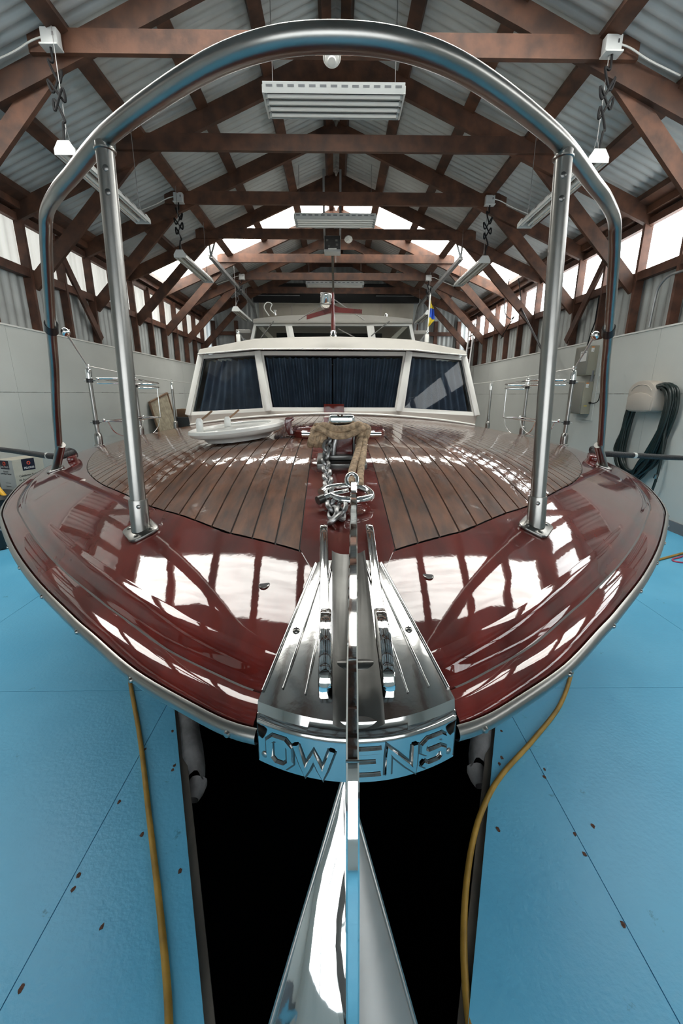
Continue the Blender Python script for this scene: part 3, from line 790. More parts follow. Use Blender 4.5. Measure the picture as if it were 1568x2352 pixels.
def base_plate(name, c, nrm, along, parent, L_=.078, Wd=.058):
    nrm = nrm.normalized(); a = (along - nrm * along.dot(nrm)).normalized(); b = nrm.cross(a)
    ol = []
    for cx_, cy_, a0 in ((L_ / 2 - .014, Wd / 2 - .014, 0), (-L_ / 2 + .014, Wd / 2 - .014, 90), (-L_ / 2 + .014, -Wd / 2 + .014, 180), (L_ / 2 - .014, -Wd / 2 + .014, 270)):
        for q in (0, 30, 60, 90): ol.append((cx_ + .014 * math.cos(math.radians(a0 + q)), cy_ + .014 * math.sin(math.radians(a0 + q))))
    o = prism(name, ol, lambda u, v, w_: c + a * u + b * v + nrm * w_, .0055, 'steel', parent, .0014)
    for sx in (-1, 1):
        for sy in (-1, 1): screw('base_screw', c + a * (sx * (L_ / 2 - .013)) + b * (sy * (Wd / 2 - .013)) + nrm * .0056, nrm, .0046, parent)
    return o
def deck_n(x, y):
    e = .01; return Vector((-(zd(x + e, y) - zd(x - e, y)) / (2 * e), -(zd(x, y + e) - zd(x, y - e)) / (2 * e), 1)).normalized()
for s in (-1, 1):
    bx, by = s * .338 + RX * .6, .682
    tp = Vector((s * .331 + RX, .722, 1.612)); bp = dk(bx, by, .002)
    d = (tp - bp).normalized()
    tube('post', [bp + d * .03, tp], .0123, 'steel', PU, 20)
    lathe('post_socket', [(.0150, 0), (.0150, .052), (.0145, .054), (.0124, .054)], bp, 'steel', PU, 24, d)
    n_ = deck_n(bx, by); base_plate('post_base', bp - n_ * .001, n_, Vector((s * .75, 1, 0)), PU, .068, .050)
    screw('socket_screw', bp + d * .045 + Vector((s * .006 * -1, -.0145, 0)), Vector((0, -1, 0)), .0035, PU)
    for q in (.035, .065): lathe('weld_dimple', [(0, .0006), (.004, .0004), (.0045, 0)], tp - d * q + Vector((-s * .004, -.0121, 0)), 'darksteel', PU, 10, Vector((0, -1, 0)))
    tube('weld', [tp + Vector((.0130 * math.cos(a), .0130 * math.sin(a), -.008)) for a in [k * math.pi / 8 for k in range(16)]], .0022, 'steel', PU, 6, True)
    # aft leg socket, base plate, collar with eye
    lp = Vector(leg(s)[-1]); ld = (lp - Vector(leg(s)[-2])).normalized()
    gx, gy = s * 1.052 + RX, 1.592; gp = dk(gx, gy, .002)
    tube('leg_socket', [lp + (lp - gp).normalized() * .045, gp], .0150, 'steel', PU, 20)
    n_ = deck_n(gx, gy); base_plate('leg_base', gp - n_ * .001, n_, Vector((s * .6, 1, 0)), PU)
    cp = Vector(leg(s)[4]) + Vector((-s * .004, -.004, .008)); cdv = (Vector(leg(s)[5]) - Vector(leg(s)[3])).normalized()
    tube('collar', [cp - cdv * .014, cp + cdv * .014], .0165, 'blackplastic', PU, 20)
    screw('collar_screw', cp + Vector((-s * .004, -.0185, 0)), Vector((0, -1, 0)), .003, PU)
    eye = cp + Vector((-s * .030, .010, -.010))
    bm = bmesh.new(); bmesh.ops.create_uvsphere(bm, u_segments=16, v_segments=10, radius=.0115); bmesh.ops.translate(bm, vec=eye, verts=bm.verts)
    me = bpy.data.meshes.new('lifeline_eye'); bm.to_mesh(me); bm.free(); link('lifeline_eye', me, 'chrome', PU, True)

# ---- stanchions, lifelines and fender baskets
def stanchion(x, y, ht, parent, big=True):
    b = dk(x, y, .001); S = empty('stanchion', (0, 0, 0), 0, parent=parent)
    r = .0125
    lathe('socket', [(.030, 0), (.030, .004), (.0225, .008), (.0235, .05), (.021, .072), (.014, .080)], b, 'steel', S, 20)
    lathe('tube', [(r, .06), (r, ht - .07)], b, 'steel', S, 16)
    lathe('cap', [(.0165, ht - .075), (.0175, ht - .02), (.016, ht - .012), (.006, ht - .008), (.005, ht)], b, 'chrome', S, 16)
    tube('wire_loop', [b + Vector((.009 * math.cos(a), 0, ht + .006 + .009 * math.sin(a))) for a in [k * math.pi / 8 for k in range(16)]], .0025, 'chrome', S, 6, True)
    return b + Vector((0, 0, ht))
for s in (-1, 1):
    pts_px = {-1: [(218, 1025), (327, 1006), (405, 985)], 1: [(1312, 1018), (1203, 1004), (1118, 983)]}[s]
    y1, y2, y3 = 2.72, 3.58, 4.50
    x1 = s * (hb(y1) - .070); x2 = s * (hb(y2) - .075); x3 = s * (hb(y3) - .075)
    t1 = stanchion(x1, y1, .475, BOAT); t2 = stanchion(x2, y2, .475, BOAT); t3 = stanchion(x3, y3, .475, BOAT)
    eye = Vector(leg(s)[4]) + Vector((-s * .034, .006, -.002))
    tube('lifeline', [eye, t1 + Vector((0, 0, .004)), t2 + Vector((0, 0, .004)), t3 + Vector((0, 0, .004)), Vector((s * 1.55, 7.5, 1.36))], .0035, 'whitetape', BOAT, 8)
    # wire fender basket hung between the two stanchions, inboard
    K = empty('fender_basket', (0, 0, 0), 0, parent=BOAT)
    a1, a2 = Vector((x1 - s * .012, y1, t1.z)), Vector((x2 - s * .012, y2, t2.z))
    def bk(f, inn, zrel): return a1.lerp(a2, f) + Vector((-s * inn, 0, zrel))
    for zr, dpt, rr_ in ((-.065, .20, .005), (-.095, .20, .004)):
        tube('upper_hoop', spline([bk(.03, .02, zr), bk(.05, .16, zr), bk(.2, dpt + .02, zr), bk(.5, dpt + .03, zr), bk(.8, dpt + .02, zr), bk(.95, .16, zr), bk(.97, .02, zr)], 6), rr_, 'chrome', K, 8)
    tube('upper_bar', [bk(.03, .02, -.065), bk(.97, .02, -.065)], .005, 'chrome', K, 8)
    tube('lower_bar', [bk(.03, .02, -.325), bk(.97, .02, -.325)], .005, 'chrome', K, 8)
    tube('lower_bar', [bk(.03, .17, -.325), bk(.97, .17, -.325)], .005, 'chrome', K, 8)
    for f in (.04, .96):
        tube('side_rod', [bk(f, .17, -.08), bk(f, .17, -.325)], .004, 'chrome', K, 8)
        tube('side_rod', [bk(f, .02, -.325), bk(f, .17, -.325)], .004, 'chrome', K, 8)
    for inn in (.04, .17):
        tube('sling', spline([bk(.06, inn, -.325), bk(.16, inn, -.395), bk(.35, inn, -.438), bk(.5, inn, -.445), bk(.65, inn, -.438), bk(.84, inn, -.395), bk(.94, inn, -.325)], 6), .0035, 'chrome', K, 8)
    for f, t in ((.0, a1), (1.0, a2)):
        for zr in (-.08, -.33):
            p = bk(f, -.012, zr); tube('clamp', [p + Vector((0, 0, -.012)), p + Vector((0, 0, .012))], .019, 'blackplastic', K, 14)
            tube('clamp_bolt', [p + Vector((s * .035, 0, 0)), p + Vector((-s * .035, 0, 0))], .003, 'steel', K, 8)
            bm = bmesh.new(); bmesh.ops.create_uvsphere(bm, u_segments=10, v_segments=6, radius=.009); bmesh.ops.translate(bm, vec=bk(abs(f - .03), .03, zr + .012), verts=bm.verts)
            me = bpy.data.meshes.new('rod_end'); bm.to_mesh(me); bm.free(); link('rod_end', me, 'chrome', K, True)

# ---- samson post (bitt)
BT = empty('samson_post', (0, 0, 0), 0, parent=BOAT)
by = .905; z0 = zd(0, by + .03)
box('base_board', (0, by, zd(0, by) + .004), (.106, .086, .016), 'darksteel', BT, Matrix.Rotation(.14, 3, 'X'), .003)
box('base_step', (0, by + .006, z0 + .012), (.070, .060, .012), 'darksteel', BT, None, .003)
box('post_core', (0, by + .014, z0 + .048), (.048, .046, .080), 'mahogany_dark', BT, None, .003)
for s in (-1, 1): box('cheek', (s * .0265, by + .014, z0 + .046), (.005, .043, .076), 'darksteel', BT, None, .002)
box('cap', (0, by + .014, z0 + .089), (.055, .055, .022), 'chrome', BT, None, .007, 4)
PINZ = z0 + .058; PINY = by + .004
tube('cross_pin', [(-.085, PINY, PINZ), (.085, PINY, PINZ)], .0052, 'chrome', BT, 16)

# ---- round deck hatch: coaming and opened lid
HY = 1.33
lathe('hatch_coaming', [(.142, -.03), (.147, .016), (.142, .021), (.130, .021), (.126, .015), (.126, -.01)], dk(0, HY), 'mahogany', BOAT, 48)
hd = lathe('hatch_opening', [(0, .0), (.128, .0)], dk(0, HY, .006), 'darkinterior', BOAT, 32)
LID = empty('hatch_lid', (0, 0, 0), 0, parent=BOAT)
lc = B(PY(545, 982, 1.32)); ln = Vector((-.10, -.03, 1)).normalized(); f_ = .147 / .229
lathe('lid_disc', [(r * f_, z * f_) for r, z in [(0, .004), (.175, .004), (.198, .007), (.214, .012), (.226, .008), (.229, -.004), (.220, -.018), (.195, -.028), (.165, -.036), (.150, -.052), (.10, -.058), (0, -.060)]], lc, 'whitepaint', LID, 48, ln)
lathe('lid_rim', [(.103, .003), (.105, .008), (.109, .008), (.111, .003)], lc, 'whitepaint', LID, 48, ln)
for dx, dy in ((-.092, -.08), (-.035, .02)):
    p = lc + Vector((dx, dy, .004)); prism('lug', [(-.010, -.012), (.010, -.012), (.010, .020), (.006, .028), (-.006, .028), (-.010, .020)], lambda u, v, w_, p=p: p + Vector((u, w_, v)), .008, 'whitepaint', LID, .002)
    tube('lug_strap', [p + Vector((.003, .004, .022)), p + Vector((.018, .015, .034)), p + Vector((.034, .022, .048))], .003, 'brownboard', LID, 8)
tube('lug_pin', [lc + Vector((.097, 0, .005)), lc + Vector((.097, 0, .018))], .003, 'whitepaint', LID, 8)
pr = [(.0, 0), (.07, .0), (.07, .009), (.015, .012), (.009, .022), (.008, .040), (.016, .046), (.013, .054), (-.009, .052), (-.012, .035), (-.009, .015)]
prism('lid_hinge', pr, lambda u, v, w_: Vector((-.150 + u, HY - .05 + w_, zd(.150, HY) + .006 + v)), .028, 'mahogany_dark', BOAT, .0015)

# ---- trunk cabin
CB = empty('trunk_cabin', (0, 0, 0), 0, parent=BOAT)
def LP(x, y, Y): return B(PY(x, y, Y))
YC, YS = 3.30, 3.58
def zc_(x, y): return zd(x, y)
# key plan corners: centre panel edges and outer corners, bottom and top (raked)
cbl, cbr = Vector((-.50, YC, 1.145)), Vector((.50, YC, 1.145))
ctl, ctr = Vector((-.575, YC + .09, 1.585)), Vector((.575, YC + .09, 1.585))
sbl, sbr = Vector((-1.205, YS, 1.098)), Vector((1.205, YS, 1.098))
stl, str_ = Vector((-1.09, YS + .12, 1.580)), Vector((1.09, YS + .12, 1.580))
# coaming under the windows
rows = []
for bl, br in ((sbl, cbl), (cbl, cbr), (cbr, sbr)):
    pass
top = [sbl] + [sbl.lerp(cbl, k / 6) for k in range(1, 6)] + [cbl] + [cbl.lerp(cbr, k / 8) for k in range(1, 8)] + [cbr] + [cbr.lerp(sbr, k / 6) for k in range(1, 6)] + [sbr]
bot = []
for p in top: bot.append(Vector((p.x * .985, p.y - .012, zd(p.x, p.y - .012) - .01)))
side = lambda s, z, x: [Vector((s * x, 6.8, z))]
grid('coaming', [[Vector((-1.40, 6.8, .95))] + bot + [Vector((1.40, 6.8, .95))], [Vector((-1.40, 6.8, 1.10))] + top + [Vector((1.40, 6.8, 1.10))]], 'creampaint', CB, True, 30)
tube('quarter_round', [p + Vector((0, -.006, .022)) for p in bot], .009, 'whitepaint', CB, 10)
box('centre_pad', (0, YC - .004, zd(0, YC) + .045), (.154, .012, .075), 'mahogany', CB)
def quadlerp(a, b, c, d, u, v): return a.lerp(b, u).lerp(c.lerp(d, u), v)      # a,b bottom; c,d top
def winpanel(a, b, c, d, m_l, m_r, m_b, m_t, name='window_frame', par=CB, fm='whitepaint', glassm='glass', t=.03):
    """white frame with its opening, glass set back"""
    nrm = (b - a).cross(c - a).normalized()
    if nrm.y > 0: nrm = -nrm
    wd_ = (b - a).length; ht = (c - a).length
    O_ = [(0, 0), (1, 0), (1, 1), (0, 1)]; I_ = [(m_l / wd_, m_b / ht), (1 - m_r / wd_, m_b / ht), (1 - m_r / wd_, 1 - m_t / ht), (m_l / wd_, 1 - m_t / ht)]
    q = lambda u, v, k: quadlerp(a, b, c, d, u, v) - nrm * k
    V = [q(u, v, 0) for u, v in O_] + [q(u, v, 0) for u, v in I_] + [q(u, v, t) for u, v in I_] + [q(u, v, t) for u, v in O_]
    F = []
    for i in range(4):
        j = (i + 1) % 4; F += [(i, j, 4 + j, 4 + i), (4 + i, 4 + j, 8 + j, 8 + i), (8 + i, 8 + j, 12 + j, 12 + i), (12 + i, 12 + j, j, i)]
    fr = mesh(name, V, F, fm, par)
    gl = mesh('window_pane', [q(u, v, t * .55) for u, v in [(I_[0][0] - .01, I_[0][1] - .01), (I_[1][0] + .01, I_[1][1] - .01), (I_[2][0] + .01, I_[2][1] + .01), (I_[3][0] - .01, I_[3][1] + .01)]], [(0, 1, 2, 3)], glassm, par)
    gk = [q(u, v, t * .5) for u, v in I_]
    tube('pane_gasket', gk, .0045, 'ink', par, 6, True)
    return q, I_
q1, I1 = winpanel(cbl, cbr, ctl, ctr, .035, .035, .030, .030)
q2, I2 = winpanel(sbl, cbl, stl, ctl, .035, .045, .030, .030)
q3, I3 = winpanel(cbr, sbr, ctr, str_, .045, .035, .030, .030)
for s in (-1, 1):     # mullion covers and corner posts, cabin side
    a, b = (cbl, ctl) if s < 0 else (cbr, ctr)
    beam('mullion', a + Vector((0, -.012, 0)), b + Vector((0, -.012, 0)), .050, .02, 'whitepaint', CB, Vector((0, -1, 0)), .004)
    a, b = (sbl, stl) if s < 0 else (sbr, str_)
    beam('corner_post', a, b, .045, .045, 'whitepaint', CB, Vector((0, -1, 0)), .006)
    mesh('cabin_side', [a, b, Vector((b.x * 1.08, 6.8, 1.58)), Vector((s * 1.40, 6.8, 1.10))], [(0, 1, 2, 3)], 'whitepaint', CB)
# curtains just behind the panes
def curtain(qf, I_, u0, u1, sway=0.0, nw=11, par=CB):
    rows = []
    for j in range(9):
        v = I_[0][1] - .03 + (I_[2][1] - I_[0][1] + .02) * j / 8; r = []
        for i in range(121):
            f = i / 120; u = u0 + (u1 - u0) * f
            u += sway * (1 - v) * f * .5
            k = .060 + .020 * math.sin(f * nw * 2 * math.pi + .6 * math.sin(v * 3 + f * 9)) * (1.15 - .4 * v) + .005 * math.sin(f * nw * 4.7 + 1.3)
            r.append(qf(u, v, k))
        rows.append(r)
    return grid('curtain', rows, 'curtain', par, True, 80)
curtain(q1, I1, .02, .487, 0.0, 12); curtain(q1, I1, .497, .98, 0.0, 12)
curtain(q2, I2, .06, .93, 0.0, 9); curtain(q3, I3, .07, .94, 0.0, 9)
bbox('cabin_interior', -1.0, 1.0, YS + .2, 6.0, 1.0, 1.5, 'darkinterior', CB)
# curved roof with overhanging lip
rows = []
rf = [stl + Vector((-.012, -.04, .0)), stl.lerp(ctl, .5) + Vector((0, -.045, .002)), ctl + Vector((-.02, -.05, .004)), ctl.lerp(ctr, .25) + Vector((0, -.055, .006)), ctl.lerp(ctr, .5) + Vector((0, -.058, .007)), ctl.lerp(ctr, .75) + Vector((0, -.055, .006)), ctr + Vector((.02, -.05, .004)), str_.lerp(ctr, .5) + Vector((0, -.045, .002)), str_ + Vector((.012, -.04, 0))]
def roofz(x): return .085 * (1 - (x / 1.2) ** 2)
rows.append([p + Vector((0, .02, 0)) for p in rf]); rows.append(rf); rows.append([p + Vector((0, -.004, .010)) for p in rf]); rows.append([p + Vector((0, .004, .014)) for p in rf])
rows.append([p + Vector((0, .03, .030 + .55 * roofz(p.x))) for p in rf]); rows.append([p + Vector((0, .07, .040 + .70 * roofz(p.x))) for p in rf])
rows.append([p + Vector((0, .25, .042 + .85 * roofz(p.x))) for p in rf]); rows.append([p + Vector((0, 1.2, .045 + roofz(p.x))) for p in rf]); rows.append([Vector((p.x * 1.1, 6.8, p.z + .045 + roofz(p.x))) for p in rf])
grid('cabin_roof', rows, 'roofvinyl', CB, True, 40)
tube('roof_moulding', [p + Vector((0, -.008, .004)) for p in rf], .006, 'whitepaint', CB, 8)
for k in range(26):
    f = k / 25 * (len(rf) - 1); i = min(int(f), len(rf) - 2); p = rf[i].lerp(rf[i + 1], f - i) + Vector((0, -.012, .004))
    lathe('snap_stud', [(0, .003), (.0035, .002), (.004, 0)], p, 'chrome', CB, 6, Vector((0, -1, 0)))
for s in (-1, 1):     # rod holders / running lamp posts on the roof corners
    p = Vector((s * .78 + (-.02 if s < 0 else -.02), YS + .30, 1.655)); p = B(PY(547 if s < 0 else 980, 772, 4.0)); p.z -= .05
    box('roof_bracket', p + Vector((0, 0, .03)), (.034, .03, .07), 'whitepaint', CB, None, .006)
    lathe('roof_lamp', [(.0, .03), (.012, .026), (.015, .012), (.010, 0)], p + Vector((0, -.004, .065)), 'chrome', CB, 14)

# ---- upper deckhouse with windscreen
DH = empty('deckhouse', (0, 0, 0), 0, parent=BOAT)
Yd = 5.6
dbl, dbr, dtl, dtr = LP(672, 800, Yd), LP(858, 800, Yd), LP(660, 742, Yd + .12), LP(850, 742, Yd + .12)
ebl, ebr, etl, etr = LP(570, 800, Yd + .3), LP(957, 800, Yd + .3), LP(583, 742, Yd + .35), LP(945, 742, Yd + .35)
for a, b, c, d in ((dbl, dbr, dtl, dtr), (ebl, dbl, etl, dtl), (dbr, ebr, dtr, etr)):
    winpanel(a, b, c, d, .05, .05, .02, .035, 'window_frame', DH, 'whitepaint')
for s, a, b in ((-1, ebl, etl), (1, ebr, etr)):
    mesh('house_side', [a, b, b + Vector((s * .05, 2.2, 0)), a + Vector((s * .05, 2.2, 0))], [(0, 1, 2, 3)], 'roofvinyl', DH)
    bbox('side_wing', a.x + s * .0, a.x + s * .20, Yd + .55, Yd + 1.5, etl.z - .10, etl.z - .05, 'roofvinyl', DH, .01)
    beam('wing_strut', (a.x + s * .02, Yd + .6, a.z), (a.x + s * .16, Yd + .6, etl.z - .10), .02, .02, 'steel', DH)
rows = []
rl = [etl, etl.lerp(dtl, .5), dtl, dtl.lerp(dtr, .33), dtl.lerp(dtr, .67), dtr, etr.lerp(dtr, .5), etr]
cz = lambda x: .055 * (1 - (x / 1.05) ** 2)
rows.append([p + Vector((0, .0, -.015)) for p in rl]); rows.append([p + Vector((0, -.06, -.005)) for p in rl]); rows.append([p + Vector((0, -.065, .015)) for p in rl])
rows.append([p + Vector((0, -.02, .045 + cz(p.x))) for p in rl]); rows.append([p + Vector((0, .4, .06 + cz(p.x) * 1.2)) for p in rl]); rows.append([p + Vector((0, 2.2, .06 + cz(p.x) * 1.2)) for p in rl])
grid('house_roof', rows, 'roofvinyl', DH, True, 40)
bbox('house_interior', -.80, .72, Yd + .9, Yd + 1.0, 1.5, 2.12, 'darkinterior', DH)
bbox('helm_console', -.82, .74, Yd + .55, Yd + .9, 1.5, 1.96, 'mahogany_dark', DH, .01)
for (xa, ya, xb, yb) in ((628, 738, 598, 778), (894, 738, 852, 772)):
    tube('wiper_arm', [LP(xa, ya, Yd + .02), LP(xb, yb, Yd - .04)], .007, 'darksteel', DH, 8)
lp = LP(632, 722, Yd + .3); tube('antenna_loop', spline([lp + Vector((.0, 0, 0)), lp + Vector((-.06, 0, .06)), lp + Vector((-.04, 0, .12)), lp + Vector((-.10, 0, .14)), lp + Vector((-.14, 0, .08)), lp + Vector((-.08, 0, -.02))], 6), .006, 'whitepaint', DH, 8)
lathe('horn', [(.012, -.01), (.012, .03), (.022, .05)], lp + Vector((0, 0, .0)), 'chrome', DH, 12)
lathe('roof_light', [(.02, -.01), (.02, .02), (0, .035)], LP(886, 726, Yd + .3), 'chrome', DH, 12)

# ---- mast with cross-tree, lamp and stays
MS = empty('signal_mast', (0, 0, 0), 0, parent=BOAT)
Ym = 4.0
mb, mt = LP(765, 776, Ym), LP(764, 672, Ym)
box('mast_step', mb + Vector((0, 0, -.010)), (.105, .08, .022), 'mahogany', MS, None, .003)
lathe('mast_shoe', [(.045, 0), (.045, .006), (.030, .010), (.026, .05), (.020, .06)], mb, 'chrome', MS, 18)
tube('mast_pole', [mb + Vector((0, 0, .04)), mb.lerp(mt, .45), mt], [.020, .018, .012], 'mahogany_dark', MS, 14)
ct = LP(764, 713, Ym)
for s, e in ((-1, LP(704, 729, Ym)), (1, LP(831, 716, Ym))):
    pts = [ct + Vector((0, 0, .012)), ct.lerp(e, .5), e]
    rows = []
    for k in range(9):
        p = ct.lerp(e, k / 8); h = .024 - .008 * (k / 8) + .030 * math.exp(-k * 1.1)
        rows.append([p + Vector((0, -.011, -.018)), p + Vector((0, -.011, h)), p + Vector((0, .011, h)), p + Vector((0, .011, -.018))])
    grid('cross_tree', rows, 'mahogany_dark', MS, True, 30, closed_u=True)
lm = LP(748, 700, Ym)
lathe('lamp_body', [(.0, -.035), (.030, -.030), (.046, -.012), (.049, .01), (.049, .085), (.047, .092), (.0, .096)], lm, 'chrome', MS, 24, Vector((.05, -.35, 1)))
lathe('lamp_band', [(.0505, .006), (.0515, .012), (.0505, .018)], lm, 'steel', MS, 24, Vector((.05, -.35, 1)))
for (xa, ya, xb, yb, Yb) in ((752, 692, 686, 735, 4.5), (766, 687, 836, 735, 4.5), (776, 755, 819, 777, 4.25)):
    tube('stay', [LP(xa, ya, Ym), LP(xb, yb, Yb)], .0045, 'steel', MS, 8)

# ================================================================== ANCHOR, CHAIN AND ROPE ON THE FOREDECK
XA = .0226 - .0127 * .4 + .006         # world x of the anchor plane
ANC = empty('anchor', (0, 0, 0), 0, 'polished stainless plough anchor stowed over the bow roller', 'anchor')
# shank: blade seen edge-on, from the shackle end forward over the roller and down
top_line = [PY(812, 1106, .665), PY(812, 1150, .608), PY(811, 1300, .430), PY(810, 1420, .352), PY(809, 1500, .310), PY(809, 1600, .272), PY(809, 1700, .245), PY(810, 1800, .226), PY(810, 2000, .202), PY(810, 2200, .190), PY(810, 2352, .184), PY(810, 2600, .182)]
tl = spline(top_line, 5)
rows = []
for i, p in enumerate(tl):
    t = (tl[min(i + 1, len(tl) - 1)] - tl[max(i - 1, 0)]).normalized(); n = Vector((0, -t.z, t.y))
    if n.z < 0 and n.y > 0: n = -n
    n = Vector((0, t.z, -t.y)) if Vector((0, t.z, -t.y)).dot(CAMO - p) > 0 else Vector((0, -t.z, t.y))
    hw = .0052 - .0006 * min(1, i / 20); dp = .020 + .016 * min(1, i / 14)
    rows.append([p + Vector((-hw, 0, 0)) - n * dp, p + Vector((-hw, 0, 0)) - n * .0012, p + Vector((-hw + .0012, 0, 0)), p + Vector((hw - .0012, 0, 0)), p + Vector((hw, 0, 0)) - n * .0012, p + Vector((hw, 0, 0)) - n * dp])
sh = grid('shank', rows, 'chrome', ANC, True, 40, closed_u=True)
bw = PY(809, 1748, .230); tube('shank_weld', [bw + Vector((-.0046, 0, 0)), bw + Vector((.0046, 0, 0))], .0011, 'steel', ANC, 6)
# fluke: two plates falling away from the ridge
tipL = PY(792, 1775, .33); tip = Vector((tipL.x, .33, tipL.z))
heelY = .150
ridge_h = PY(810, 2500, .205)
hl, hr = PY(560, 2560, .205), PY(1012, 2560, .205)
for s, hp in ((-1, hl), (1, hr)):
    rows = []
    for k in range(13):
        f = k / 12; rp = tip.lerp(ridge_h, f); ep = (tip + Vector((0, 0, 0))).lerp(hp, f)
        r = []
        for j in range(7):
            g = j / 6; p = rp.lerp(ep, g); bulge = math.sin(g * math.pi) * .010 * f
            if s < 0: bulge += .0035 * math.sin(f * 9 + g * 4) * f
            r.append(p + Vector((0, -bulge * .5, bulge)))
        rows.append(r)
    under = [[p + Vector((0, .006, -.006)) for p in r] for r in rows]
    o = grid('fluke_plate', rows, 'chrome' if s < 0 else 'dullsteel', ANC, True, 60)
    grid('fluke_plate_back', under, 'steel', ANC, True, 60)
tube('fluke_edge', [tip, hl], .0022, 'steel', ANC, 8); tube('fluke_edge', [tip, hr], .0022, 'steel', ANC, 8)

# shackle through the shank eye
SHK = empty('shackle', (0, 0, 0), 0, 'bright steel shackle joining anchor shank, chain and rope', 'shackle')
def DW(x, y, o=0.0):     # pixel -> world point on the deck surface
    z = 1.02
    for i in range(300):
        p = PZ(x, y, z); q = B(p); z = .9 * z + .1 * (zd(q.x, q.y) + o)
    return PZ(x, y, z)
def up_(x, y, off): return DW(x, y, off)
so = .020
shp = [DW(x, y, o_) for x, y, o_ in ((737, 1131, so), (752, 1122, so), (790, 1117, so), (830, 1121, so), (850, 1133, so), (846, 1144, so), (815, 1150, so), (780, 1147, so), (762, 1139, so))]
tube('bow', spline(shp, 6), .0068, 'chrome', SHK, 12)
tube('pin', [DW(730, 1149, .018), DW(765, 1135, .022), DW(800, 1128, .024)], .0050, 'chrome', SHK, 10)
tube('pin_head', [DW(729, 1150, .018), DW(743, 1144, .019)], .0075, 'darksteel', SHK, 10)
ey = PY(808, 1103, .68); tube('shank_eye', [ey + Vector((.009 * math.cos(a), .006 * math.sin(a), .010 * math.sin(a))) for a in [k * math.pi / 8 for k in range(16)]], .0036, 'chrome', SHK, 8, True)

# chain
CH = empty('anchor_chain', (0, 0, 0), 0, 'grey galvanised chain running from samson post to shackle', 'chain')
cpts = [PY(757, 1010, .90), PY(750, 1035, .875)] + [DW(x, y, o_) for x, y, o_ in ((748, 1058, .018), (750, 1080, .012), (753, 1105, .012), (756, 1128, .014), (759, 1150, .012), (763, 1172, .010), (769, 1190, .010), (779, 1186, .012), (784, 1165, .012), (784, 1146, .018))]
cs = spline(cpts, 14); step = .0185; acc = 0.0; pos = [cs[0]]
for a, b in zip(cs[:-1], cs[1:]):
    acc += (b - a).length
    if acc >= step: pos.append(b.copy()); acc = 0.0
LR, LW = .0140, .0092
for i in range(len(pos) - 1):
    t = (pos[i + 1] - pos[i]).normalized(); d_, s_, u_ = frame_of(t)
    side = (s_ * .8 + u_ * .6) if i % 2 else (u_ * .8 - s_ * .6)
    ring = []
    for k in range(14):
        a = 2 * math.pi * k / 14; ring.append(pos[i] + d_ * (LR * math.cos(a)) + side * (LW * math.sin(a)))
    tube('link', ring, .0038, 'galv', CH, 7, True)

# rope belayed on the samson post
RP = empty('belay_rope', (0, 0, 0), 0, 'tan braided rope wound on the samson post cross pin', 'rope')
def W_(p):       # boat-local -> world
    c, s = math.cos(BOAT_RZ), math.sin(BOAT_RZ); return Vector((c * p[0] - s * p[1] + BX0, s * p[0] + c * p[1], p[2]))
rr = .0080
for x0 in (-.062, -.050, -.039, .041, .052):
    tube('turn', [W_((x0 + .004 * math.sin(a), PINY + .0140 * math.cos(a), PINZ + .0150 * math.sin(a) - (.006 if x0 < 0 else .002) + .002 * math.sin(2 * a))) for a in [k * math.pi / 10 for k in range(20)]], rr * (1.05 if x0 < 0 else .95), 'rope', RP, 10, True)
def rope_run(pts, r): tube('turn', [W_((p.x, PINY + p.y, PINZ + p.z)) for p in spline(pts, 8)], r, 'rope', RP, 10)
rope_run([(-.052, -.010, .014), (-.036, -.022, .010), (-.014, -.026, .000), (.014, -.026, .002), (.036, -.022, .012), (.048, -.006, .016)], rr)
rope_run([(-.046, -.004, .018), (-.034, -.020, .020), (-.012, -.027, .014), (.014, -.027, .016), (.034, -.019, .022), (.046, .004, .016)], rr * .9)
rope_run([(-.054, .006, .016), (-.042, .036, .014), (0, .050, .010), (.042, .036, .014), (.052, .006, .015)], rr)
for dx, e in ((0, DW(803, 1113, .024)), (.016, DW(827, 1116, .024))):
    a = W_((.041 + dx * .5, PINY - .012, PINZ - .006)); tube('fall', spline([a, a.lerp(e, .3) + Vector((0, 0, -.004)), a.lerp(e, .7) + Vector((-.002, 0, -.003)), e], 8), rr * (.95 if dx == 0 else .85), 'rope', RP, 10)
tube('lashing', [W_((-.012, PINY - .022, PINZ - .006)), W_((-.016, PINY - .024, PINZ - .022)), W_((-.018, PINY - .022, PINZ - .042))], .005, 'galv', RP, 8)

# ================================================================== DOCK LINES
def dock_line(name, pts, label, whip, loop):
    R_ = empty(name, (0, 0, 0), 0, label, 'rope', 'black dock lines')
    tube('line', spline(pts, 8), .0125, 'blackrope', R_, 10)
    a, b = whip; tube('whipping', [a, b], .0135, 'whitetape', R_, 10)
    tube('eye_loop', spline(loop, 6), .0120, 'blackrope', R_, 10)
    return R_
def at(x, y, Y): return PY(x, y, Y)
L0 = [at(166, 1040, 1.80), at(140, 1048, 1.72), at(110, 1047, 1.76), at(60, 1040, 1.95), at(0, 1032, 2.2), at(-180, 1010, 3.0), Vector((-3.24, 3.75, 1.02))]
dock_line('dock_line', L0, 'black dock line leading from left bow chock past the heater carton', (at(112, 1047.3, 1.755), at(107, 1046.6, 1.775)),
          [at(140, 1047, 1.72), at(155, 1035, 1.80), at(168, 1038, 1.84), at(172, 1048, 1.84), at(160, 1056, 1.78)])
L1 = [at(1362, 1036, 1.92), at(1375, 1043, 1.84), at(1400, 1043, 1.82), at(1455, 1046, 1.92), at(1568, 1052, 2.15), at(1760, 1060, 2.9), Vector((3.24, 3.2, .86))]
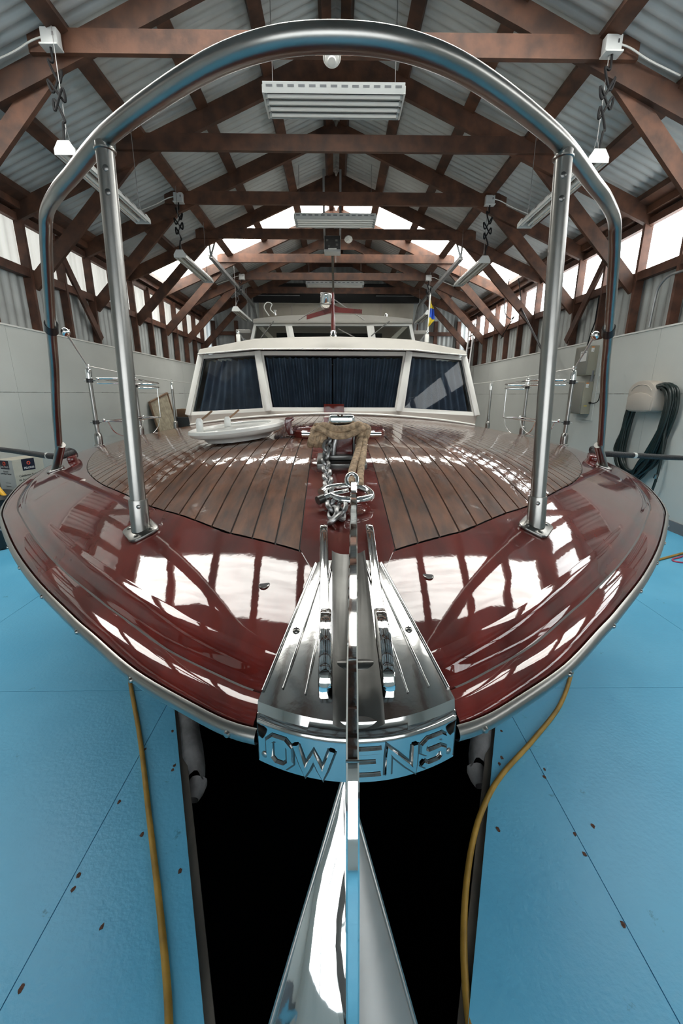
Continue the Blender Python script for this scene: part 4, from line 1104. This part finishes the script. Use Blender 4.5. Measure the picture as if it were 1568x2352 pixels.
dock_line('dock_line', L1, 'black dock line leading from right bow chock in front of the coiled hose', (at(1452, 1046, 1.915), at(1458, 1046.3, 1.925)),
          [at(1375, 1043, 1.84), at(1362, 1030, 1.95), at(1358, 1034, 2.0), at(1364, 1045, 1.93), at(1378, 1048, 1.85)])
for s in (-1, 1):
    x, y = s * 1.12, 1.80; p = dk(x, y, .0)
    d_ = Vector((s * .45, .9, 0)).normalized()
    o = beam('line_chock', p - d_ * .07 + Vector((0, 0, .012)), p + d_ * .07 + Vector((0, 0, .012)), .03, .026, 'mahogany', BOAT, Vector((0, 0, 1)), .006)

# ================================================================== PADDED SLIP EDGES AND FLOOR HOSES
def slip_pt(s, Y, off, z): return Vector((s * (slip_half(Y)) - s * off, Y, z))
for s, lab in ((-1, 'grey foam bumper wrapped on the left slip edge, torn end'), (1, 'grey foam bumper wrapped on the right slip edge, pinched end')):
    ye = PZ(445 if s < 0 else 1115, 1790 if s < 0 else 1760, -.05).y
    P_ = empty('slip_bumper', slip_pt(s, ye, .03, -.06), 0, lab, 'bumper')
    P_.location = (0, 0, 0)
    n_ = 26; rows = []
    for k in range(n_):
        f = k / (n_ - 1); Y = ye + (3.0 - ye) * f
        c = slip_pt(s, Y, .050, -.050); r = .049 * (1 + .05 * math.sin(k * 2.1)) * (.72 if k == 0 else 1) + (.004 if k == 2 else 0)
        rows.append([c + Vector((s * -r * math.cos(a) * .9, -.012 * math.sin(3 * a + k) if k < 2 else 0, r * math.sin(a) * (1.0 if k > 1 else .85))) for a in [q * 2 * math.pi / 18 for q in range(18)]])
    grid('foam_sleeve', rows, 'pad', P_, True, 60, closed_u=True)
    c = slip_pt(s, ye - .0, .056, -.062)
    rows = []
    for k in range(6):
        f = k / 5; rows.append([c + Vector((-s * (.034 - .012 * f) * math.cos(a) * (1 + .18 * math.sin(2 * a + k)), -.055 * f, (.030 - .016 * f) * math.sin(a) - .018 * f)) for a in [q * 2 * math.pi / 12 for q in range(12)]])
    grid('torn_end', rows, 'pad', P_, True, 60, closed_u=True)
def floor_hose(name, px, r, m, label, zs=None, cat='hose', extra=()):
    pts = [PZ(x, y, (zs[i] if zs else r)) for i, (x, y) in enumerate(px)]
    o = tube(name, spline(list(extra) + pts, 8), r, m, None, 10); tag(o, label, cat); return o
floor_hose('water_hose', [(268, 1290), (274, 1380), (288, 1490), (300, 1575), (322, 1700), (343, 1880), (364, 2060), (381, 2230), (388, 2352), (389, 2500)], .0088, 'yellowhose', 'straight dirty yellow hose on the left blue floor beside the slip')
floor_hose('water_hose', [(1345, 1290), (1335, 1380), (1322, 1480), (1312, 1545), (1285, 1620), (1225, 1698), (1150, 1782), (1108, 1858), (1083, 1945), (1068, 2060), (1065, 2180), (1070, 2280), (1082, 2380), (1100, 2480)], .0088, 'yellowhose', 'curving dirty yellow hose hanging over the right slip edge',
           [.009, .009, .009, .009, .009, .009, .009, .006, -.008, -.014, -.014, -.012, -.006, .004])
floor_hose('water_hose', [(1440, 1310), (1505, 1288), (1540, 1278), (1600, 1262), (1680, 1240)], .0095, 'yellowhose', 'short run of yellow hose on the floor near the right wall')
floor_hose('power_cord', [(1640, 1262), (1590, 1270), (1560, 1280), (1545, 1284), (1548, 1289), (1575, 1292), (1640, 1290)], .006, 'pinkcord', 'thin pink cord looping on the floor near the right wall', cat='cord')

# ================================================================== RIGHT WALL
EP = []
for z0, z1, lab in ((1.51, 1.86, 'upper beige electrical box on the right wall with paper sheet'), (1.035, 1.435, 'lower beige electrical box on the right wall with yellow sticker')):
    e = empty('electrical_box', (WX, 5.6, z0), 0, lab, 'electrical box', 'electrical boxes on the right wall'); e.location = (0, 0, 0)
    bbox('enclosure', WX - .125, WX - .013, 5.46, 5.78, z0, z1, 'panelbox', e, .004)
    bbox('cover_door', WX - .133, WX - .125, 5.475, 5.765, z0 + .012, z1 - .012, 'panelside', e, .002)
    bbox('warning_label', WX - .110, WX - .075, 5.457, 5.4595, z1 - .075, z1 - .03, 'paper', e)
    bbox('warning_stripe', WX - .110, WX - .075, 5.4565, 5.4585, z1 - .030, z1 - .012, 'orange', e)
    bbox('label_print', WX - .085, WX - .079, 5.4560, 5.4572, z1 - .062, z1 - .052, 'ink', e)
    if z0 > 1.3:
        bbox('paper_sheet', WX - .1355, WX - .1335, 5.50, 5.64, z0 + .17, z0 + .29, 'paper', e)
        bbox('paper_heading', WX - .1365, WX - .1355, 5.515, 5.625, z0 + .268, z0 + .276, 'ink', e)
        tube('feed_cable', [(WX - .08, 5.62, z1), (WX - .06, 5.62, 2.0), (WX - .02, 5.63, 2.15), (WX - .012, 5.64, 2.45)], .008, 'cord', e, 8)
    else:
        bbox('yellow_sticker', WX - .10, WX - .06, 5.457, 5.4595, z0 + .095, z0 + .11, 'yellowsticker', e)
        tube('riser', [(WX - .045, 5.47, z1 - .002), (WX - .045, 5.47, z1 + .13)], .017, 'baseboard', e, 12)
        tube('cord_plug', [(WX - .035, 5.455, z0 + .14), (WX - .035, 5.43, z0 + .14)], .012, 'cord', e, 10)
        tube('cord', spline([(WX - .035, 5.44, z0 + .14), (WX - .025, 5.36, z0 + .14), (WX - .012, 5.31, z0 + .18), (WX - .010, 5.30, z0 + .35), (WX - .01, 5.28, z0 + .47)], 6), .005, 'cord', e, 8)
bk_ = bbox('backing_board', WX - .012, WX - .0005, 5.40, 5.80, .96, 1.93, 'wallpanel'); tag(bk_, 'white backing board behind the electrical boxes', 'board')
jb = bbox('outlet_box', WX - .05, WX - .0005, 5.20, 5.32, 1.49, 1.60, 'whitepaint', None, .004); tag(jb, 'white outlet box right of the upper electrical box', 'outlet box')
cdt = tube('conduit_pipe', spline([PX(1640, 600, 3.23), PX(1568, 622, 3.23), PX(1535, 634, 3.23), PX(1512, 660, 3.23), PX(1503, 690, 3.23), PX(1490, 752, 3.23)], 6), .012, 'trackmetal', None, 10); tag(cdt, 'bent grey conduit pipe above the right wall panels', 'conduit')
# hose hanger and coiled hose
HG = empty('hose_hanger', (0, 0, 0), 0, 'taupe plastic hose hanger on the right wall', 'hose hanger')
def hg(u, v, w_): return Vector((3.245 - w_, u, v))
ol = [(4.60, 1.12), (4.60, 1.16)] + [(4.405 + .195 * math.cos(a), 1.30 + .115 * math.sin(a)) for a in [math.radians(q) for q in range(10, 171, 16)]] + [(4.21, 1.16), (4.22, 1.12), (4.30, 1.105), (4.52, 1.105)]
prism('back_shell', ol, lambda u, v, w_: hg(u, v, w_), .135, 'hangerplastic', HG, .008)
prism('lower_door', [(4.58, 1.125), (4.585, 1.25), (4.50, 1.285), (4.405, 1.295), (4.31, 1.285), (4.225, 1.25), (4.232, 1.125), (4.30, 1.117), (4.51, 1.117)], lambda u, v, w_: hg(u, v, .133 + w_), .012, 'hangerplastic', HG, .004)
tube('shell_lip', [hg(4.405 + .15 * math.cos(a), 1.29 + .085 * math.sin(a), .136) for a in [math.radians(q) for q in range(15, 166, 15)]], .005, 'hangerplastic', HG, 8)
HS = empty('coiled_hose', (0, 0, 0), 0, 'dark green hose coiled over the hanger on the right wall', 'hose')
rng = random.Random(3)
for k in range(20):
    x = 3.225 - .012 - .080 * rng.random(); bot = .37 + .13 * rng.random()
    tl0 = 4.50 + .09 * rng.random(); tr0 = 4.10 + .09 * rng.random(); tz = 1.27 + .06 * rng.random()
    ll = 4.60 + .13 * rng.random(); lr = 4.06 + .15 * rng.random()
    pts = [(x, tl0, tz - .12), (x, tl0 + .05, 1.02), (x, ll, .75), (x, ll - .01, bot + .16), (x, 4.50 + .04 * rng.random(), bot + .03), (x, 4.36, bot), (x, lr + .10, bot + .12), (x, lr, .72), (x, tr0 - .09, 1.02), (x, tr0 - .10, tz - .06), (x, tr0 - .02, tz + .05), (x, 4.28, tz + .04), (x, 4.44, tz - .02)]
    tube('hose_loop', spline(pts, 6, True), .0125, 'greenhose', HS, 8, True)
tube('hose_tail', spline([(3.16, 4.05, .95), (3.16, 4.02, .62), (3.15, 4.04, .35), (3.14, 4.10, .12), (3.10, 4.2, .014), (2.9, 4.5, .014)], 6), .0125, 'greenhose', HS, 8)
tube('hose_coupling', [PX(1507, 1090, 3.12), PX(1503, 1098, 3.12)], .016, 'steel', HS, 10)
# long pole and loose cables under the right windows
pl = tube('boat_hook', [PX(1193, 703, 3.05), PX(1232, 780, 3.05), PX(1262, 838, 3.05)], .016, 'blackplastic', None, 10); tag(pl, 'black pole hanging below the right windows', 'pole')
cb = tube('loose_cable', spline([PX(1190, 640, 3.1), PX(1194, 670, 3.1), PX(1197, 706, 3.1)], 6), .008, 'cord', None, 8); tag(cb, 'black cable hanging above the pole on the right wall', 'cable')
cb = tube('loose_cable', spline([PX(1170, 640, 3.15), PX(1158, 690, 3.15), PX(1160, 720, 3.15), PX(1172, 733, 3.15), PX(1180, 728, 3.15), PX(1160, 760, 3.15), PX(1150, 778, 3.15)], 6), .008, 'cord', None, 8); tag(cb, 'dark cable drooping in a loop across the right windows', 'cable')
LD = empty('ladder', (0, 0, 0), 0, 'aluminium ladder leaning on the right wall at the far end', 'ladder')
a0, a1 = Vector((2.95, 10.1, .0)), Vector((3.22, 10.5, 2.86)); b0, b1 = a0 + Vector((-.0, .38, 0)), a1 + Vector((0, .34, 0))
beam('rail', a0, a1, .03, .075, 'aluladder', LD); beam('rail', b0, b1, .03, .075, 'aluladder', LD)
for k in range(10): f = .06 + .095 * k; tube('rung', [a0.lerp(a1, f), b0.lerp(b1, f)], .015, 'aluladder', LD, 8)

# ================================================================== LEFT WALL
HBX = empty('heater_carton', (0, 0, 0), 0, 'grey and beige oil heater carton against the left wall', 'carton')
Bc = Vector((-3.015, 3.90, 0)); ul = Vector((-.955, .297, 0)); ur = Vector((.297, .955, 0)); bw_, bd_, bh_ = .205, .30, .672
def lf(u, v, o=.0): return Bc + ul * u + Vector((0, 0, v)) - ur * o          # left (grey) face; u from corner B leftwards
def rf_(u, v, o=.0): return Bc + ur * u + Vector((0, 0, v)) - ul * o         # right (beige) face
V = [Bc, Bc + ul * bw_, Bc + ul * bw_ + ur * bd_, Bc + ur * bd_]; V = V + [p + Vector((0, 0, bh_)) for p in V]
cb_ = mesh('carton_body', V, [(0, 1, 2, 3), (4, 5, 6, 7), (0, 1, 5, 4), (1, 2, 6, 5), (2, 3, 7, 6), (3, 0, 4, 7)], 'boxbeige', HBX)
def panel(name, fn, u0, u1, v0, v1, o, m): return mesh(name, [fn(u0, v0, o), fn(u1, v0, o), fn(u1, v1, o), fn(u0, v1, o)], [(0, 1, 2, 3)], m, HBX)
panel('grey_side', lf, .0, bw_, 0, bh_, .0008, 'boxgrey')
panel('brand_label', lf, .045, .155, .585, .665, .0016, 'navyink')
panel('brand_label', rf_, .085, .21, .56, .685 - .015, .0016, 'navyink')
for fn, uc, vc in ((lf, .100, .638), (rf_, .150, .628)):
    ring = [fn(uc + .014 * math.cos(a), vc + .014 * math.sin(a), .0022) for a in [k * math.pi / 8 for k in range(16)]]
    tube('brand_ring', ring, .0045, 'redink', HBX, 6, True)
def tl_(u, v): return lf(.100 - u, .604 + v, .0024)
def tr_(u, v): return rf_(.150 + u, .583 + v, .0024)
text('brand_name', 'PELONIS', .024, tl_, 'paper', HBX); text('brand_name', 'PELONIS', .026, tr_, 'paper', HBX, bold=.0006)
text('print_line', 'Electric', .020, lambda u, v: lf(.100 - u, .562 + v, .0020), 'ink', HBX, bold=.0006)
text('print_line', 'Oil-Filled Heater', .020, lambda u, v: lf(.102 - u, .540 + v, .0020), 'ink', HBX, bold=.0006)
text('print_line', 'Calefactor Relleno', .028, lambda u, v: rf_(.145 + u, .515 + v, .0020), 'ink', HBX, bold=.0004)
text('print_line', 'de Aceite', .028, lambda u, v: rf_(.085 + u, .478 + v, .0020), 'ink', HBX, bold=.0004)
panel('print_bar', rf_, .045, .105, .405, .425, .0016, 'ink')
panel('picture_panel', lf, .045, .150, .12, .375, .0016, 'ink'); panel('picture_heater', lf, .105, .140, .24, .37, .0022, 'boxgrey')
for vv in (.45, .42): panel('print_rule', lf, .07, .13, vv, vv + .004, .0016, 'ink')
TB = empty('black_tub', (0, 0, 0), 0, 'black tub with yellow handle in front of the heater carton', 'tub')
tc_ = Vector((-2.93, 3.46, 0))
lathe('tub_body', [(0, 0), (.165, 0), (.18, .02), (.20, .42), (.21, .43), (.195, .43), (.17, .03), (0, .025)], tc_, 'blacktub', TB, 28)
hp = [tc_ + Vector((.19 * math.cos(a), .19 * math.sin(a) * .4 - .1, .43 + .16 * math.sin(math.pi * k / 10))) for k, a in [(k, math.pi * (1 - k / 10)) for k in range(11)]]
tube('handle', [tc_ + Vector((.185, -.05, .33)), tc_ + Vector((.17, -.04, .44)), tc_ + Vector((.10, -.02, .53)), tc_ + Vector((-.10, .0, .53)), tc_ + Vector((-.18, .0, .40))], .020, 'yellowplastic', TB, 12)
lathe('lid', [(.205, .43), (.19, .455), (.10, .47), (0, .475)], tc_, 'blacktub', TB, 28)
# things standing beyond the boat on the left
tt_ = PX(425, 958, -2.95); tot = box('storage_cabinet', (-2.93, tt_.y + .35, tt_.z / 2), (.58, .80, tt_.z), 'bluegrey', None, None, .015); tag(tot, 'dark blue storage cabinet by the left wall behind the cabin corner', 'cabinet')
cbx = box('cardboard_box', (-3.0, tt_.y + .22, tt_.z + .075), (.26, .30, .15), 'brownboard', None, None, .004); tag(cbx, 'brown cardboard box on the dark blue cabinet', 'box')
FB = empty('leaning_board', (0, 0, 0), 0, 'tan framed board leaning on the left wall by the dark blue cabinet', 'framed board')
f0 = PX(398, 985, -3.05).y - .25
fbp = [Vector((-2.98, f0 - .28, .0)), Vector((-2.98, f0 + .55, .0)), Vector((-3.225, f0 + .55, 1.28)), Vector((-3.225, f0 - .28, 1.12))]
mesh('board_face', [p + Vector((.012, 0, .006)) for p in fbp] + fbp, [(0, 1, 2, 3), (4, 5, 6, 7), (0, 1, 5, 4), (1, 2, 6, 5), (2, 3, 7, 6), (3, 0, 4, 7)], 'tanframe', FB)
for i in range(4): beam('frame_edge', fbp[i] + Vector((.014, 0, .008)), fbp[(i + 1) % 4] + Vector((.014, 0, .008)), .03, .025, 'brownboard', FB)

# ================================================================== LIGHTS AND FITTINGS IN THE ROOF
def strip_light(x, y0, y1, z, label, chain_to, s):
    Lt = empty('strip_light', (0, 0, 0), 0, label, 'light fixture', 'unlit strip lights under the roof')
    hw = .075
    sec = [(-hw, -.045), (-hw + .004, -.018), (-.035, .030), (.035, .030), (hw - .004, -.018), (hw, -.045), (hw - .006, -.045), (.030, .020), (-.030, .020), (-hw + .006, -.045)]
    grid('housing', [[Vector((x + u, y, z + v)) for u, v in sec] for y in (y0, y1)], 'lightwhite', Lt, False, closed_u=True)
    for y, dy in ((y0, -.003), (y1, .003)):
        prism('end_plate', [(-hw, -.048), (-hw, -.012), (-.040, .040), (.040, .040), (hw, -.012), (hw, -.048)], lambda u, v, w_, y=y, dy=dy: Vector((x + u, y + dy * w_ * 300, z + v)), .003, 'lightwhite', Lt)
    for dx in (-.036, .036): tube('tube', [(x + dx, y0 + .02, z - .022), (x + dx, y1 - .02, z - .022)], .013, 'tubeglass', Lt, 10)
    for dx in (-.0, ):
        grid('reflector', [[Vector((x + u, y, z + v)) for u, v in ((-.060, -.038), (-.036, .002), (0, -.018), (.036, .002), (.060, -.038))] for y in (y0 + .01, y1 - .01)], 'reflector', Lt, False)
    for k in range(9):
        yy = y0 + .08 + (y1 - y0 - .16) * k / 8
        mesh('vent_slot', [(x - s * .0585, yy - .03, z - .001), (x - s * .0585, yy + .03, z - .001), (x - s * .046, yy + .03, z + .018), (x - s * .046, yy - .03, z + .018)], [(0, 1, 2, 3)], 'ink', Lt)
    zt_ = RB(x) + .12
    for y in (y0 + .06, y1 - .06):
        tube('chain', [(x, y, z + .14), (x, y, zt_)], .0032, 'chainwire', Lt, 6)
        tube('chain', [(x, y - .045, z + .035), (x, y, z + .14), (x, y + .045, z + .035)], .0025, 'chainwire', Lt, 6)
    return Lt
def cord_bundle(a, b, par, seed):
    r_ = random.Random(seed); a, b = Vector(a), Vector(b); d = b - a
    pts = [a, a.lerp(b, .15)]
    for k in range(5):
        f = .22 + .10 * k; w_ = .055 * (1 - abs(k - 2) * .2)
        pts += [a.lerp(b, f) + Vector((w_ * (1 if k % 2 else -1), .02 * (r_.random() - .5), .05)), a.lerp(b, f + .10) + Vector((w_ * .7 * (-1 if k % 2 else 1), .02 * (r_.random() - .5), -.02))]
    pts += [a.lerp(b, .80) + Vector((.01, 0, 0)), b]
    return tube('power_cord', spline(pts, 7), .0085, 'cord', par, 7)
LSPEC = [(-1.94, 3.60, 4.86, 2.965, 'unlit strip light behind the left front rail post', 3.80), (1.93, 3.64, 4.90, 2.965, 'unlit strip light behind the right front rail post', 3.80),
         (-1.94, 5.88, 7.10, 2.95, 'unlit strip light above the left windows, second from the front', 6.24), (1.93, 6.10, 7.32, 2.97, 'unlit strip light above the right windows, second from the front', 6.24),
         (-1.94, 8.85, 10.07, 2.86, 'unlit strip light beside the far left door track', 9.90), (1.93, 9.50, 10.75, 2.93, 'unlit strip light behind the blue and yellow pennant', 9.90)]
for i, (x, y0, y1, z, lab, ty) in enumerate(LSPEC):
    s = -1 if x < 0 else 1
    Lt_ = strip_light(x, y0, y1, z, lab, None, s)
    bx_ = Vector((x - .04 * (1 if s < 0 else -.4), ty - .03, 3.645))
    ob = empty('outlet_box', (0, 0, 0), 0, 'outlet box on a tie beam above the ' + lab.replace('unlit ', '').replace(', second from the front', ''), 'outlet box', 'outlet boxes on the tie beams')
    box('box_body', bx_ + Vector((0, -.06, 0)), (.115, .06, .10), 'greybox', ob, None, .006)
    box('box_lip', bx_ + Vector((0, -.07, -.055)), (.125, .085, .012), 'lightwhite', ob, None, .003)
    box('box_slot', bx_ + Vector((.03, -.0915, .01)), (.010, .003, .022), 'ink', ob)
    tube('feed_wire', spline([bx_ + Vector((s * .05, -.05, .02)), bx_ + Vector((s * .15, -.04, .0)), bx_ + Vector((s * .3, -.03, -.06)), bx_ + Vector((s * .55, -.02, -.14))], 6), .006, 'whitetape', ob, 7)
    cord_bundle(bx_ + Vector((0, -.08, -.06)), Vector((x, y0 + .01, z + .03)), Lt_, i + 5)
def panel_light(x0, x1, y0, y1, z, label):
    Lt = empty('panel_light', (0, 0, 0), 0, label, 'light fixture', 'unlit four-tube lights along the ridge')
    bbox('housing', x0, x1, y0 + .03, y1 - .03, z + .02, z + .055, 'lightwhite', Lt, .004)
    mesh('flange', [(x0, y0 - .02, z + .055), (x1, y0 - .02, z + .055), (x1, y0 + .01, z - .005), (x0, y0 + .01, z - .005)], [(0, 1, 2, 3)], 'lightwhite', Lt)
    mesh('flange', [(x0, y1 + .005, z + .05), (x1, y1 + .005, z + .05), (x1, y1, z - .005), (x0, y1, z - .005)], [(0, 1, 2, 3)], 'lightwhite', Lt)
    for k in range(13):
        xc = x0 + (x1 - x0) * (k + .6) / 13.2
        mesh('flange_slot', [(xc - .026, y0 - .0135, z + .040), (xc + .026, y0 - .0135, z + .040), (xc + .026, y0 - .0065, z + .026), (xc - .026, y0 - .0065, z + .026)], [(0, 1, 2, 3)], 'baseboard', Lt)
    for x in (x0, x1): bbox('end_cap', x - .008, x + .008, y0 + .005, y1, z - .006, z + .05, 'lightwhite', Lt, .003)
    bbox('reflector_sheet', x0 + .01, x1 - .01, y0 + .012, y1 - .005, z + .014, z + .019, 'reflector', Lt)
    for k in range(4):
        yy = y0 + .055 + (y1 - y0 - .10) * k / 3
        tube('tube', [(x0 + .03, yy, z), (x1 - .03, yy, z)], .013, 'tubeglass', Lt, 10)
        for x in (x0 + .02, x1 - .02): box('lampholder', (x, yy, z), (.018, .020, .030), 'lightwhite', Lt)
    for x in (x0 + .06, x1 - .06): tube('chain', [(x, (y0 + y1) / 2, z + .05), (x, (y0 + y1) / 2, RS(x) - .1)], .003, 'chainwire', Lt, 6)
panel_light(-.585, .550, 4.13, 4.47, 3.60, 'unlit four-tube light nearest the camera, under the ridge')
panel_light(-.575, .545, 6.62, 6.96, 3.60, 'unlit four-tube light above the door opener')
panel_light(-.66, .60, 10.12, 10.42, 3.585, 'unlit four-tube light at the far end, behind the mast')
for (x, y, Y, lab) in ((762, 158, 3.83, 'white smoke detector on the nearest tie beam'), (800, 563, 7.49, 'white smoke detector right of the door opener')):
    p = PY(x, y, Y - .075); sd = empty('smoke_detector', (0, 0, 0), 0, lab, 'smoke detector', 'smoke detectors')
    ax = Vector((0, -.55, -1))
    p.z = 3.602; p.y = Y - .055
    lathe('mount', [(.0, -.012), (.062, -.012), (.064, .004), (.060, .010), (0, .010)], p, 'whitepaint', sd, 28, ax)
    lathe('sensor', [(.050, .010), (.048, .026), (.030, .034), (.028, .048), (0, .052)], p, 'whitepaint', sd, 28, ax)
# garage door opener on its hangers
OP = empty('door_opener', (0, 0, 0), 0, 'grey and black garage door opener hanging under the ridge', 'door opener')
oy = 7.22; oc = PY(763, 560, oy)
box('motor_case', (oc.x, oy + .16, oc.z + .02), (.245, .30, .19), 'blackplastic', OP, None, .01)
box('side_plate', (oc.x - .124, oy + .16, oc.z + .02), (.006, .31, .20), 'trackmetal', OP); box('side_plate', (oc.x + .124, oy + .16, oc.z + .02), (.006, .31, .20), 'trackmetal', OP)
box('light_cover', (oc.x, oy + .10, oc.z - .088), (.25, .20, .035), 'greybox', OP, None, .006)
box('maker_plate', (oc.x, oy - .002, oc.z - .068), (.13, .004, .018), 'paper', OP)
for dx, dz in ((-.08, .05), (.07, -.01), (-.05, -.03), (.06, .05)): box('terminal', (oc.x + dx, oy + .006, oc.z + dz), (.035, .01, .03), 'darksteel', OP, None, .003)
for s in (-1, 1):
    beam('hanger_strap', (oc.x + s * .118, oy + .12, oc.z + .10), (oc.x + s * .118, oy - .25, 3.70), .030, .004, 'trackmetal', OP, Vector((0, 1, 0)))
    beam('hanger_strap', (oc.x + s * .118, oy - .25, 3.70), (oc.x + s * .118, oy - .30, 4.30), .030, .004, 'trackmetal', OP, Vector((0, 1, 0)))
beam('trolley_rail', (oc.x, oy + .28, oc.z - .01), (oc.x - .01, YF - .15, 3.50), .042, .05, 'darksteel', OP)
tube('pull_cord', [(oc.x + .05, oy + .2, oc.z - .09), (oc.x + .052, oy + .2, oc.z - .20)], .004, 'whitetape', OP, 6)
# pennant on its staff
FG = empty('pennant', (0, 0, 0), 0, 'small blue and yellow pennant on a white staff, right of the deckhouse', 'flag')
fb_, ft_ = PY(981, 775, 4.0), PY(988, 676, 4.0)
tube('staff', [fb_, ft_], .0055, 'whitepaint', FG, 8); lathe('staff_tip', [(.0, .012), (.006, .006), (.007, 0), (.004, -.004)], ft_, 'darksteel', FG, 10)
def fl(x, y, d): p = PY(x, y, 4.0); return p + Vector((0, d, 0))
A_ = [(988, 686), (987, 708), (984.5, 728), (981.5, 752)]; C_ = [(991, 694), (997, 708), (999, 734), (988, 747)]
for i, m_ in enumerate(('flagyellow', 'flagblue', 'flagyellow')):
    rows = []
    for k in range(5):
        f = k / 4; a = fl(A_[i][0] + (A_[i + 1][0] - A_[i][0]) * f, A_[i][1] + (A_[i + 1][1] - A_[i][1]) * f, 0); b = fl(C_[i][0] + (C_[i + 1][0] - C_[i][0]) * f, C_[i][1] + (C_[i + 1][1] - C_[i][1]) * f, .03)
        rows.append([a.lerp(b, j / 6) + Vector((0, .018 * math.sin(j * 1.6 + i + k * .3), 0)) for j in range(7)])
    grid('cloth_band', rows, m_, FG, True, 80)
